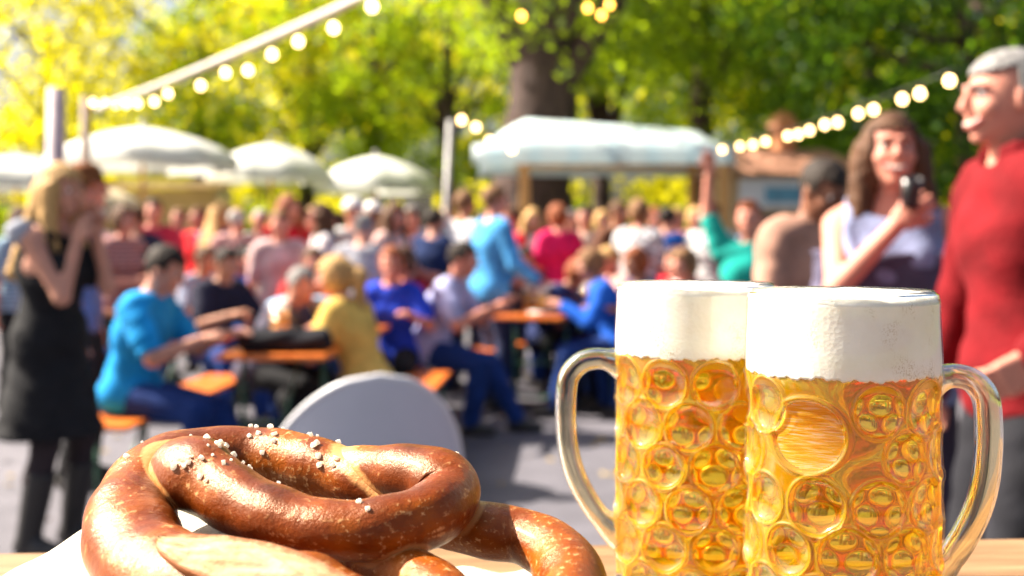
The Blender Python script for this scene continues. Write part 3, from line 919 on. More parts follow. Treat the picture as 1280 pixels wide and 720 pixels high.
#@@FURN@@
# ------------------------------------------------------------------ beer tables and benches
ORANGE = simple('orange_lacquer', (.72, .17, .02), .35, .2, 5, .2, 30, mapscale=(1, .15, 1), coat=.3)
GREENM = simple('green_steel', (.03, .10, .06), .45, .15)
def beer_table(cx, cy_, rz, label, w=.56, L=2.2, h=.77):
    root = empty('beer_table', (cx, cy_, .004), rz); tag(root, label, 'beer table', 'orange folding beer tables')
    m = MB()
    for k in range(3): m.box(((k - 1) * w / 3, 0, h - .015), (w / 3 - .004, L, .028), bev=.004)
    m.build('table_top', ORANGE, root)
    for s_ in (-1, 1):
        m = MB(); y = s_ * L * .36
        m.tube([(-w * .38, y, .0), (-w * .38, y, h - .03)], .016, 8); m.tube([(w * .38, y, .0), (w * .38, y, h - .03)], .016, 8)
        m.tube([(-w * .38, y, .12), (w * .38, y, .12)], .013, 8); m.tube([(-w * .38, y, h - .05), (w * .38, y, h - .05)], .013, 8)
        m.tube([(0, y, h * .5), (0, y - s_ * .45, h - .04)], .011, 8); m.tube([(-w * .38, y, h * .5), (w * .38, y, h * .5)], .011, 8)
        m.build('leg_frame', GREENM, root, True)
    return root
def bench(cx, cy_, rz, label, w=.27, L=2.2, h=.47):
    root = empty('bench', (cx, cy_, .004), rz); tag(root, label, 'bench', 'orange folding beer benches')
    MB().box((0, 0, h - .014), (w, L, .028), bev=.005).build('seat', ORANGE, root)
    for s_ in (-1, 1):
        m = MB(); y = s_ * L * .36
        for q in (-1, 1): m.tube([(q * w * .4, y, 0), (q * w * .4, y, h - .03)], .014, 8)
        m.tube([(-w * .4, y, .1), (w * .4, y, .1)], .011, 8); m.tube([(0, y, .1), (0, y - s_ * .35, h - .03)], .010, 8)
        m.build('leg_frame', GREENM, root, True)
    return root
T1 = beer_table(-1.16, 7.1, R(-3), 'orange beer table in front of the seated man in the bright blue t-shirt')
bench(-1.90, 6.75, R(-3), 'orange bench under the man in the bright blue t-shirt', w=.3)
bench(-.60, 6.95, R(-3), 'orange bench under the blond woman in yellow')
T2 = beer_table(.52, 10.10, R(-22), 'orange beer table behind the mug handle, before the person in the blue sweater')
bench(-.38, 9.35, R(-22), 'orange bench under the man in the lavender shirt and jeans', w=.3)
bench(1.17, 9.9, R(-22), 'orange bench under the person in the blue sweater')
T3 = beer_table(-2.1, 10.6, R(-8), 'beer table deep in the crowd behind the man in the blue t-shirt')
bench(-2.75, 10.6, R(-8), 'bench deep in the crowd on the left side of the far beer table')
bench(-1.5, 10.7, R(-8), 'bench deep in the crowd on the right side of the far beer table')

# small mugs, plates, bag on the tables
def clear_glass(name, col=(1, 1, 1), f=.12):
    m, nt, p = newmat(name); nt.nodes.remove(p)
    t = N(nt, 'ShaderNodeBsdfTransparent'); t.inputs[0].default_value = (*col, 1)
    g = N(nt, 'ShaderNodeBsdfGlossy'); g.inputs['Roughness'].default_value = .03
    lw = N(nt, 'ShaderNodeLayerWeight'); lw.inputs[0].default_value = .5
    pw = N(nt, 'ShaderNodeMath', operation='POWER'); nt.links.new(lw.outputs['Facing'], pw.inputs[0]); pw.inputs[1].default_value = 4.0
    ma = N(nt, 'ShaderNodeMath', operation='MULTIPLY_ADD'); nt.links.new(pw.outputs[0], ma.inputs[0]); ma.inputs[1].default_value = .6; ma.inputs[2].default_value = .05
    mx = N(nt, 'ShaderNodeMixShader'); nt.links.new(ma.outputs[0], mx.inputs[0]); nt.links.new(t.outputs[0], mx.inputs[1]); nt.links.new(g.outputs[0], mx.inputs[2])
    nt.links.new(mx.outputs[0], nt.nodes['Material Output'].inputs[0])
    return m
THIN = clear_glass('thin_clear_glass')
FARBEER = simple('beer_far', (.75, .38, .03), .2, .1); FARFOAM = simple('foam_far', (.8, .78, .7), .9, .05)
proto = []
def small_mug(x, y, z, rz, label, group='beer mugs standing on the far tables'):
    if not proto:
        root = empty('beer_mug', (0, 0, 0))
        MB().lathe([(0, 0), (.048, 0), (.05, .01), (.05, .2), (.047, .2), (.046, .012), (0, .012)], 24).build('glass', THIN, root, True)
        MB().lathe([(0, .013), (.0455, .013), (.0455, .15), (0, .15)], 24).build('beer', FARBEER, root, True)
        MB().lathe([(0, .151), (.0455, .151), (.0455, .195), (.03, .203), (0, .205)], 24).build('foam', FARFOAM, root, True)
        MB().tube([(.045, 0, .16), (.075, 0, .165), (.088, 0, .14), (.088, 0, .07), (.075, 0, .04), (.045, 0, .035)], .009, 10).build('handle', THIN, root, True)
        proto.append(root); o = root
    else: o = copy_tree(proto[0])
    o.location = (x, y, z); o.rotation_euler = (0, 0, rz); tag(o, label, 'beer mug', group)
for i, (x, y, lb) in enumerate([(-1.30, 6.75, 'beer mug on the near table close to the blue shirted man\'s hands'), (-1.0, 6.9, 'beer mug on the near table in front of the blond woman in yellow'),
                  (-1.25, 7.7, 'beer mug at the far end of the near table'),
                  (.24, 9.5, 'beer mug on the second table beside the man in the lavender shirt'), (.46, 9.8, 'beer mug on the second table facing the person in the blue sweater'), (.68, 10.7, 'beer mug at the back of the second table'),
                  (-2.1, 10.1, 'beer mug on the far crowded table'),
                  (-1.38, 7.1, 'half hidden beer mug at the left edge of the near table'), (-1.05, 7.35, 'beer mug on the near table right behind the dark grey person'),
                  (.14, 9.75, 'beer mug on the second table next to the light blue shirt'), (.62, 10.1, 'beer mug on the right edge of the second table'), (.35, 10.4, 'beer mug in the middle of the second table\'s far half'),
                  (-2.0, 10.6, 'beer mug in the middle of the far crowded table')]):
    small_mug(x, y, .774, i * 1.3, lb)
for i, (x, y, T, lb) in enumerate([(-1.12, 6.45, 1, 'white paper plate on the near table between the bag and the mugs'), (.24, 9.25, 1, 'white paper plate near the front end of the second table'), (.56, 10.2, 1, 'white paper plate half way down the second table')]):
    o = MB().lathe([(0, .004), (.08, .004), (.12, .02), (.12, .023), (.078, .009), (0, .008)], 28).build('plate', simple('paper_white', (.8, .78, .75), .7, .05), None, True)
    o.location = (x, y, .772); tag(o, lb, 'plate', 'plates on the beer tables')
bg_ = SDF(); bg_.cap(v3(-.19, 0, .05), v3(.19, 0, .05), .055, .05, k=.04, fl=v3(0, 1, 0), ratio=.7); bg_.cap(v3(-.12, .0, .06), v3(.16, .02, .075), .05, .045, k=.04)
bg_.cut.append((v3(0, 0, 0.001), v3(0, 0, -1)))
v, q = bg_.mesh(.009, .004, .007, 30, 1)
bag = mesh('bag', v, q, cloth((.012, .012, .016))); bag.location = (-1.17, 6.2, .774); bag.rotation_euler = (0, 0, R(4))
tag(bag, 'soft black bag lying on the near end of the beer table', 'bag')
MB().tube([(-.12, 0, .10), (-.08, .0, .15), (.04, .01, .16), (.1, .01, .11)], .009, 8).build('strap', cloth((.012, .012, .016)), bag, True)

# pale chair in the open space before the tables
def shell_chair():
    d = 3.5; root = empty('chair', (at(440, d), d, .004), R(12)); tag(root, 'pale grey moulded chair with rounded back standing alone on the pavement behind the pretzel', 'chair')
    G = simple('grey_plastic', (.50, .52, .60), .4, .06, 3)
    V = []; F = []; nu, nv = 30, 24
    for lay in (0, 1):
        for j in range(nv + 1):
            t = j / nv; z = .46 + .52 * t
            wdt = .29 * (1 - max(0, (t - .15) / .85) ** 2.4) ** .5 if t < 1 else 0
            wdt = max(wdt, .004)
            for i in range(nu + 1):
                a = (i / nu * 2 - 1); x = a * wdt
                y = -.19 - .12 * t + .10 * (x / .26) ** 2 + (.014 if lay else 0)
                V.append((x + .05 * t, y, z))
    n1 = (nu + 1) * (nv + 1)
    for j in range(nv):
        for i in range(nu):
            a = j * (nu + 1) + i; F.append((a, a + 1, a + nu + 2, a + nu + 1)); b = a + n1; F.append((b, b + nu + 1, b + nu + 2, b + 1))
    for j in range(nv):
        a = j * (nu + 1); F.append((a, a + nu + 1, a + nu + 1 + n1, a + n1)); a += nu; F.append((a, a + n1, a + n1 + nu + 1, a + nu + 1))
    for i in range(nu):
        a = i; F.append((a, a + n1, a + n1 + 1, a + 1)); a = nv * (nu + 1) + i; F.append((a, a + 1, a + n1 + 1, a + n1))
    mesh('backrest', V, F, G, root)
    rim = []
    for q in range(41):
        u_ = q / 40 * 2 - 1; t_ = (1 - abs(u_)) ** .55; wd_ = .29 * (1 - max(0, (t_ - .15) / .85) ** 2.4) ** .5 if t_ < 1 else 0
        sx_ = math.copysign(wd_, u_); rim.append((sx_ + .05 * t_, -.183 - .12 * t_ + .10 * (sx_ / .26) ** 2, .46 + .52 * t_))
    MB().tube(rim, .010, 10).build('edge_trim', simple('light_trim', (.62, .62, .66), .35, .05), root, True)
    s = SDF(); s.cap(v3(-.15, -.08, .45), v3(.15, -.08, .45), .10, k=.05, fl=v3(0, 0, 1), ratio=5); s.cap(v3(-.14, .14, .45), v3(.14, .14, .45), .10, k=.05, fl=v3(0, 0, 1), ratio=5)
    v, q = s.mesh(.009, .002); mesh('seat', v, q, G, root)
    for (a, b) in ((-1, -1), (1, -1), (-1, 1), (1, 1)):
        MB().tube([(a * .16, b * .14, .44), (a * .23, b * .21 , .0)], [.016, .012], 10).build('leg', simple('leg_steel', (.5, .5, .5), .3, .05, metal=.8), root, True)
shell_chair()

#@@PEOPLE@@
BLUEJ = (.018, .05, .16); BLK = (.012, .012, .014)
# --- main figures
pa = person(62, 5.2, 'blond woman in black dress and boots standing at the left edge, arms folded up', face=75, H=1.69, top=BLK, sleeve='none', bottom=BLK, legs='skirt', hair='long', hcol='blond',
       fem=True, near=True, hands=[(-.05, .20, 1.42), (.07, .19, 1.38)], hint=[v3(-.12, .35, -1), v3(.12, .35, -1)], boots=True, shoe=(.012, .011, .012), hyaw=-8, hpitch=-6, dress=True)
# pale shawl over her shoulder
sw = SDF(); q0 = pa['nb']; sw.cap(q0 + v3(-.16, -.06, -.02), q0 + v3(-.05, -.10, -.09), .05, .05, k=.04); sw.cap(q0 + v3(-.17, -.03, -.03), q0 + v3(-.19, -.08, -.20), .045, .03, k=.04); sw.cap(q0 + v3(.16, -.06, -.02), q0 + v3(-.05, -.10, -.09), .045, .05, k=.04)
v, q = sw.mesh(.009, .012, .006, 40); mesh('shawl', v, q, cloth((.36, .37, .42)), pa['o'])
person(96, 6.6, 'person in a brown hat and blue grey top right behind the blond woman in black', face=100, H=1.76, top=(.16, .19, .32), sleeve='short', bottom=BLK, hair='short', hcol='brown', hat=((.22, .10, .04), 'brim'), skin='pink')
person(160, 6.1, 'man in a bright blue t-shirt and jeans sitting at the beer table on the left', 'sit', 82, 1.74, (.015, .33, .62), 'short', BLUEJ, hair='short', hcol='dark', lean=14, near=True,
       hands=[(-.10, .49, .86), (.14, .46, .86)], hpitch=-28, feet=[(-.12, .60, .075), (.12, .40, .075)])
person(462, 6.55, 'blond woman with ponytail in a yellow top sitting at the near table', 'sit', -112, 1.66, (.72, .52, .16), 'short', BLK, hair='ponytail', hcol='blond', lean=20, near=True, fem=True,
       hands=[(-.20, .40, .86), (.22, .38, .86)], hyaw=10, hpitch=-10, feet=[(-.12, .34, .075), (.14, .38, .075)], skin='pink')
person(532, 8.45, 'dark haired man in a lavender shirt and jeans bending over a beer table', 'sit', 78, 1.78, (.42, .42, .58), 'short', BLUEJ, hair='short', hcol='dark', lean=24, near=True,
       hands=[(-.05, .52, .88), (.18, .50, .86)], hpitch=-12, feet=[(-.12, .62, .075), (.12, .34, .075)], skin='pink')
person(776, 9.2, 'fair haired person in a bright blue sweater and jeans facing left at the second table', 'sit', -88, 1.70, (.015, .13, .48), 'long', BLUEJ, hair='bob', hcol='lightbrown', lean=20,
       hands=[(-.14, .46, .86), (.14, .44, .86)], hpitch=-18, feet=[(-.10, .52, .075), (.12, .40, .075)])
person(612, 9.6, 'tall man in a light blue shirt standing between the two beer tables', face=120, H=1.80, top=(.10, .36, .62), sleeve='long', bottom=(.03, .04, .09), hcol='lightbrown', skin='pink', hands=[(-.20, .30, 1.0), (.2, .3, 1.0)])
person(578, 10.6, 'man in a white shirt seen from behind left of the light blue shirt', face=150, H=1.80, top=(.70, .70, .72), sleeve='short', bottom=(.05, .05, .08), hcol='lightbrown', skin='tan')
person(678, 9.9, 'woman with red brown hair in navy leaning over the second table', 'sit', 60, 1.66, (.02, .03, .10), 'short', BLK, hair='bob', hcol='red', lean=30, fem=True, hpitch=-35, skin='tan')
person(492, 8.3, 'smiling woman in a royal blue top facing the camera behind the near table', 'sit', -5, 1.68, (.03, .08, .50), 'short', BLK, hair='bun', hcol='red', lean=8, fem=True, smile=True, skin='pink', hands=[(-.2, .42, .88), (.15, .44, .88)])
person(322, 7.5, 'person in dark grey with rounded back sitting at the near table beside the blue t-shirt', 'sit', 70, 1.62, (.06, .055, .085), 'long', BLK, hair='short', hcol='grey', lean=30, hpitch=-25)
person(378, 8.0, 'person in a pale blue shirt bending low over the far end of the near table', 'sit', 10, 1.66, (.36, .52, .66), 'short', BLUEJ, hair='short', hcol='dark', lean=34, hpitch=-30, skin='pink')
# --- right group
mr = person(1284, 3.15, 'grey haired smiling man in a dark red shirt standing at the right edge', face=-84, H=1.86, top=(.15, .003, .009), sleeve='long', bottom=(.012, .012, .016), hcol='grey', skin='pink', near=True, smile=True,
       hands=[(-.27, .13, 1.00), (.27, .12, .86)], hpitch=-2, curl=.55, build=1.02)
# collar
cl = SDF(); nb = mr['nb']
for k in range(14):
    a0, a1 = R(38) + R(284) * k / 14, R(38) + R(284) * (k + 1) / 14
    if 1: cl.cap(nb + v3(.080 * math.sin(a0), .076 * math.cos(a0), .040 - .02 * math.cos(a0)), nb + v3(.080 * math.sin(a1), .076 * math.cos(a1), .040 - .02 * math.cos(a1)), .014, k=.01, fl=v3(0, 0, 1), ratio=.55)
v, q = cl.mesh(.006); mesh('collar', v, q, cloth((.15, .003, .009)), mr['o'])
ml = person(1112, 3.75, 'laughing woman with long brown hair and pale top lifting a dark cup', face=-12, H=1.75, top=(.30, .33, .46), sleeve='none', bottom=(.05, .035, .055), hair='long', hcol='chestnut', skin='pink', near=True, fem=True, smile=True,
       hands=[(-.29, .08, .88), (-.0, .235, 1.385)], hint=[v3(-.6, -.6, -.4), v3(.75, .1, -.9)], hyaw=4, hpitch=4, curl=1.1, build=1.17, pnormal=[None, (-.3, -.5, .2)])
# dark drape folded around her waist and upper arm, and the cup in her hand
dr = SDF(); P0 = ml['P']; uu = ml['u']; ff = ml['f']
for k in range(5):
    z = .17 + .045 * k
    dr.cap(P0 + uu * z + v3(-.07, .0, 0), P0 + uu * (z + .04) + v3(.07, .01, 0), .152, .152, k=.01, fl=ff, ratio=1.05)
dr.cut.append((P0 + uu * .37, uu)); dr.cut.append((P0 + uu * .10, -uu))
v, q = dr.mesh(.010, .008, .009, 36, 3); mesh('sash', v, q, cloth((.09, .08, .13)), ml['o'])
hw_ = ml['arms'][1][2]
cup = MB().lathe([(0, 0), (.024, 0), (.030, .085), (.027, .085), (.022, .006), (0, .006)], 24).build('cup', simple('dark_cup', (.015, .013, .014), .3), None, True)
mw = Matrix.Rotation(R(-12 + 180), 3, 'Z'); sc = 1.75 / 1.74
c_ = mw @ Vector(hw_ + v3(-.03, .025, .055)) * sc
cup.location = (at(1112, 3.75) + c_.x, 3.75 + c_.y, c_.z); cup.rotation_euler = (R(20), 0, 0); tag(cup, 'small dark cup held to the laughing woman\'s mouth', 'cup')
person(1000, 4.75, 'dark skinned man in a beige top looking down beside the laughing woman', face=30, H=1.70, top=(.42, .27, .21), sleeve='short', bottom=(.10, .05, .06), hair='short', hcol='dark', skin='brown', near=True, hpitch=-32, lean=6,
       hands=[(-.12, .34, 1.02), (.16, .30, 1.0)])
person(937, 7.2, 'person in a turquoise top and green sleeve stretching one arm straight up', face=-20, H=1.60, top=(.02, .34, .30), sleeve='short', bottom=BLUEJ, hair='short', hcol='red', skin='pink', hands=[(.17, .1, 1.72), (.26, .05, .8)] and [(-.26, .05, .8), (.25, .1, 1.90)], hint=[v3(-.6, -.8, -.6), v3(1, -.2, 0)], pnormal=[None, (0, 1, 0)])

# --- crowd:  px, d, face, H, top, sleeve, hair, hcol, skin, fem, label
CR = [
 (170, 10.4, 200, 1.66, (.03, .03, .06), 'short', 'short', 'brown', 'tan', 0, 'person in a black t-shirt seen from behind left of the crimson top'),
 (268, 11.6, 150, 1.72, (.025, .05, .16), 'short', 'long', 'blond', 'pink', 1, 'blond woman in dark blue with her back turned near the red t-shirt'),
 (378, 11.6, -40, 1.70, (.40, .02, .03), 'short', 'short', 'dark', 'tan', 0, 'dark haired man in a ruby shirt turned left under the middle parasol'),
 (487, 10.2, 60, 1.68, (.62, .45, .42), 'short', 'long', 'brown', 'pink', 1, 'brown haired woman in a nude pink top behind the royal blue top'),
 (520, 12.8, -20, 1.74, (.03, .06, .18), 'long', 'short', 'grey', 'pink', 0, 'grey haired man in a dark denim jacket under the rightmost parasol edge'),
 (645, 11.6, -70, 1.68, (.55, .04, .06), 'short', 'short', 'brown', 'pink', 0, 'brown haired man in a poppy red shirt beside the left canopy post'),
 (750, 13.0, 20, 1.68, (.66, .66, .68), 'short', 'bob', 'blond', 'pink', 1, 'blond woman in bright white standing far back at the middle of the canopy'),
 (850, 13.2, -30, 1.72, (.05, .08, .22), 'short', 'short', 'blond', 'pink', 0, 'blond man in a dark blue polo far back near the right canopy post'),
 (192, 11.6, 20, 1.76, (.50, .06, .12), 'short', 'short', 'dark', 'pink', 0, 'dark haired person in a crimson top standing behind the blue t-shirt man\'s head'),
 (150, 9.0, 60, 1.62, (.50, .22, .20), 'short', 'bob', 'brown', 'pink', 1, 'brown haired woman in a salmon top left of the blue t-shirt man'),
 (253, 12.2, -20, 1.70, (.62, .02, .03), 'short', 'short', 'lightbrown', 'pink', 0, 'person in a bright red t-shirt standing right of the blue t-shirt man'),
 (296, 10.9, 190, 1.66, (.68, .34, .32), 'short', 'bald', 'white', 'pink', 0, 'stout bald person in a pink shirt seen from behind left of the yellow top'),
 (326, 12.6, 0, 1.68, (.66, .62, .60), 'short', 'short', 'white', 'pink', 0, 'white haired person in an off-white shirt behind the pink shirt'),
 (357, 11.2, 40, 1.78, (.45, .01, .03), 'long', 'long', 'red', 'pink', 1, 'tall woman with red hair and deep red top below the middle parasol'),
 (350, 9.6, 10, 1.60, (.60, .46, .46), 'short', 'short', 'lightbrown', 'pink', 0, 'short person in a pale rose shirt before the woman with red hair'),
 (407, 9.8, -70, 1.66, (.55, .50, .52), 'short', 'long', 'brown', 'pink', 1, 'woman with long brown hair in a light grey top facing left'),
 (440, 10.8, 30, 1.72, (.72, .72, .70), 'short', 'short', 'blond', 'pink', 0, 'person in a white cap and white t-shirt below the right parasol'),
 (452, 9.0, 170, 1.56, (.30, .30, .34), 'short', 'short', 'grey', 'fair', 0, 'short grey haired person seen from behind above the ponytail'),
 (470, 12.5, -30, 1.74, (.50, .20, .08), 'short', 'bob', 'brown', 'tan', 1, 'woman in a rust coloured top behind the white cap'),
 (512, 11.4, 20, 1.66, (.55, .34, .30), 'short', 'short', 'brown', 'pink', 0, 'person in a peach shirt above the royal blue top'),
 (540, 10.6, 160, 1.64, (.015, .03, .10), 'long', 'short', 'dark', 'fair', 0, 'person in a navy jacket standing between royal blue top and white shirt'),
 (700, 11.2, 195, 1.70, (.60, .02, .16), 'short', 'bob', 'red', 'pink', 1, 'red haired woman in a magenta top seen from behind under the canopy'),
 (664, 12.8, 10, 1.70, (.62, .58, .52), 'short', 'long', 'blond', 'fair', 1, 'blond woman in an ivory top left of the magenta top'),
 (733, 11.9, -15, 1.70, (.58, .46, .38), 'short', 'short', 'dark', 'fair', 0, 'dark haired man in a beige shirt right of the magenta top'),
 (768, 11.6, 40, 1.74, (.16, .07, .04), 'long', 'short', 'brown', 'tan', 0, 'man in a brown jacket standing under the middle of the canopy'),
 (797, 10.4, 150, 1.72, (.68, .68, .72), 'short', 'bob', 'lightbrown', 'pink', 1, 'woman in a loose white blouse seen from behind above the first mug'),
 (833, 11.4, 170, 1.68, (.03, .14, .42), 'long', 'short', 'dark', 'fair', 0, 'dark haired man in a cobalt blue shirt under the right end of the canopy'),
 (868, 12.4, 0, 1.70, (.55, .30, .26), 'short', 'bob', 'blond', 'pink', 1, 'blond woman in a terracotta top beside the right canopy post'),
 (225, 13.6, 0, 1.72, (.30, .34, .50), 'short', 'short', 'lightbrown', 'pink', 0, 'man in a slate blue shirt far back left of the red t-shirt'),
 (285, 14.0, 30, 1.70, (.06, .14, .40), 'short', 'bob', 'brown', 'pink', 1, 'woman in a mid blue top far back right of the red t-shirt'),
 (390, 13.8, 10, 1.74, (.52, .10, .12), 'short', 'short', 'blond', 'pink', 0, 'blond man in a raspberry shirt far back between two parasols'),
 (425, 14.4, -20, 1.70, (.62, .44, .10), 'short', 'bob', 'dark', 'tan', 1, 'woman in a mustard top far back under the right parasol'),
 (560, 13.5, 0, 1.74, (.56, .34, .30), 'short', 'short', 'blond', 'pink', 0, 'blond man in a dusty pink shirt far back beside the tall white pole'),
 (605, 13.8, 20, 1.70, (.64, .62, .60), 'short', 'bob', 'dark', 'pink', 1, 'dark haired woman in an off-white top far back behind the white shirt'),
 (715, 14.2, -10, 1.72, (.30, .10, .12), 'short', 'short', 'grey', 'pink', 0, 'grey haired man in a maroon shirt far back under the canopy'),
 (815, 13.6, 10, 1.74, (.60, .50, .44), 'short', 'short', 'red', 'pink', 0, 'red haired man in a sand coloured shirt far back beneath the canopy'),
 (945, 13.0, 0, 1.66, (.34, .46, .62), 'short', 'short', 'brown', 'pink', 0, 'man in a powder blue shirt waiting at the wooden kiosk'),
 (22, 9.4, 60, 1.62, (.34, .50, .66), 'short', 'bob', 'brown', 'pink', 1, 'woman in a sky blue top half hidden at the left edge'),
 (128, 12.6, -30, 1.70, (.66, .52, .48), 'short', 'short', 'white', 'pink', 0, 'white haired man in a cream shirt below the small cream parasol'),
 (890, 10.2, -40, 1.70, (.05, .05, .07), 'long', 'short', 'brown', 'pink', 0, 'man in a black jacket left of the stretched-up arm'),
]
for i, (px, d, face, H, top, sl, hr, hc_, skn, fem, lb) in enumerate(CR):
    bt = [BLUEJ, BLK, (.10, .09, .08), (.03, .04, .08)][i % 4]
    hp = random.uniform(-14, 4); hn = random.choice([None, [(-.16, .34, 1.08), (.27, .06, .78)], [(-.12, .30, 1.15), (.14, .30, 1.12)]])
    person(px, d, lb, 'stand', face, H, top, sl, bt, hair=hr, hcol=hc_, skin=skn, fem=bool(fem), hpitch=hp, hyaw=random.uniform(-25, 25), hands=hn,
           hat=((.75, .74, .72), 'cap') if 'white cap' in lb else None, pat=[0, 0, 1, 0, 2, 0, 0][i % 7])
# --- seated crowd
SI = [
 (150, 11.5, 70, (.02, .03, .12), 'short', 'short', 'brown', 'pink', 0, 'seated man in a midnight blue shirt behind the brown haired salmon top'),
 (205, 9.2, -60, (.40, .012, .02), 'short', 'bob', 'dark', 'tan', 1, 'seated dark haired woman in a cherry red top by the blue t-shirt man\'s neck'),
 (262, 8.9, 50, (.015, .015, .03), 'short', 'short', 'dark', 'tan', 0, 'seated man in black at the crowded table right of the blue t-shirt'),
 (345, 10.5, -40, (.02, .04, .16), 'long', 'short', 'grey', 'pink', 0, 'seated grey haired man in a dark blue jumper above the dark grey back'),
 (385, 9.4, 20, (.30, .03, .03), 'short', 'short', 'brown', 'pink', 0, 'seated brown haired man in a brick red shirt left of the ponytail'),
 (528, 9.6, -40, (.30, .02, .03), 'short', 'bob', 'brown', 'pink', 1, 'seated woman in a wine red blouse behind the lavender shirt'),
 (655, 11.3, 0, (.03, .03, .05), 'short', 'short', 'dark', 'tan', 0, 'man in charcoal seated facing the camera beyond the second table'),
 (712, 11.6, -30, (.05, .02, .06), 'short', 'bob', 'dark', 'pink', 1, 'dark haired woman in plum seated beyond the second table'),
 (765, 11.0, 170, (.02, .05, .20), 'short', 'short', 'brown', 'pink', 0, 'man in a navy t-shirt seated with his back to us beyond the blue sweater'),
 (790, 10.3, -75, (.62, .40, .36), 'short', 'short', 'blond', 'pink', 0, 'blond boyish person in a pale coral shirt seated behind the blue sweater'),
 (822, 9.4, -60, (.012, .025, .09), 'long', 'bob', 'red', 'tan', 1, 'auburn haired woman in a dark navy blouse seated above the first mug'),
 (857, 9.6, -30, (.55, .015, .03), 'short', 'short', 'brown', 'pink', 0, 'seated person in a scarlet top just left of the stretched-up arm'),
 (880, 8.6, -50, (.70, .55, .56), 'short', 'bob', 'lightbrown', 'pink', 1, 'seated woman in a blush white blouse above the first mug\'s foam'),
 (235, 10.2, 60, (.20, .22, .30), 'short', 'short', 'brown', 'tan', 0, 'seated man in a steel grey shirt right beside the blue t-shirt man\'s shoulder'),
 (282, 10.9, 70, (.05, .10, .30), 'short', 'short', 'dark', 'pink', 0, 'seated man in an indigo shirt at the far crowded table'),
 (415, 10.6, -70, (.60, .38, .34), 'short', 'bun', 'brown', 'pink', 1, 'seated woman with a bun in a shell pink top at the far crowded table'),
 (425, 11.6, -80, (.66, .66, .66), 'short', 'short', 'white', 'pink', 0, 'seated white haired man in white at the end of the far crowded table'),
]
for (px, d, face, top, sl, hr, hc_, skn, fem, lb) in SI:
    person(px, d, lb, 'sit', face, 1.70, top, sl, BLUEJ, hair=hr, hcol=hc_, skin=skn, fem=bool(fem), hpitch=-15, lean=18)
bench(1.62, 9.6, R(-6), 'orange bench under the people seated above the first mug', L=2.2)

#@@NEAR@@
# ------------------------------------------------------------------ foreground table
TZ = 1.103
def woodtop():
    m, nt, p = newmat('table_wood')
    tc = N(nt, 'ShaderNodeTexCoord')
    n = noise(nt, 5, 8, .6, vec=tc.outputs['Object'], mapscale=(.6, 9, 9)); n2 = noise(nt, 40, 6, .7, vec=tc.outputs['Object'], mapscale=(.4, 8, 8)); n3 = noise(nt, 2.2, 3)
    r = ramp(nt, n.outputs[0], [(.3, (.15, .075, .034)), (.5, (.28, .16, .08)), (.72, (.38, .24, .13))])
    mm = N(nt, 'ShaderNodeMix', data_type='RGBA', blend_type='MULTIPLY'); mm.inputs[0].default_value = .6
    r2 = ramp(nt, n2.outputs[0], [(.35, (.55, .5, .45)), (.6, (1, 1, 1))])
    nt.links.new(r.outputs[0], mm.inputs[6]); nt.links.new(r2.outputs[0], mm.inputs[7]); nt.links.new(mm.outputs[2], p.inputs['Base Color'])
    p.inputs['Roughness'].default_value = .45
    bump(nt, p, n2.outputs[0], .35, .002)
    return m
WT = woodtop()
tb = empty('bar_table', (.5, 1.0, 0), R(3.2)); tag(tb, 'high plank-topped wooden table carrying the two big mugs and the pretzel', 'table')
for k in range(6):
    y0 = -.66 + k * .11
    MB().box((-.45, y0 + .054, TZ - .016), (2.1, .1075, .032), bev=.0025).build('plank', WT, tb)
for sx in (-1, 1):
    for y in (-.58, -.08): MB().box((sx * .9 - .45, y, (TZ - .034) / 2 + .002), (.07, .06, TZ - .036), bev=.004).build('leg', WT, tb)
for y in (-.58, -.08): MB().box((-.45, y, TZ - .074), (1.72, .03, .08), bev=.003).build('rail', WT, tb)

# ------------------------------------------------------------------ the two mugs
def glassmat(name, streak=False):
    m, nt, p = newmat(name)
    p.inputs['Base Color'].default_value = (.985, .99, .985, 1); p.inputs['Roughness'].default_value = .0
    p.inputs['Transmission Weight'].default_value = 1; p.inputs['IOR'].default_value = 1.48
    if streak:
        n = noise(nt, 110, 6, .65, mapscale=(.6, .6, 9)); bump(nt, p, n.outputs[0], 1, .006)
    else:
        n = noise(nt, 45, 3); bump(nt, p, n.outputs[0], .10, .002)
    return m
GLASS = glassmat('mug_glass'); GLASS_H = glassmat('handle_glass_beer_tint'); GLASS_H.node_tree.nodes['Principled BSDF'].inputs['IOR'].default_value = 1.40; GLASS_H.node_tree.nodes['Principled BSDF'].inputs['Base Color'].default_value = (1, .87, .52, 1); GLASS_S = glassmat('brushed_medallion_glass', True)  # gold colour of the handle carries the beer's reflection in clear glass
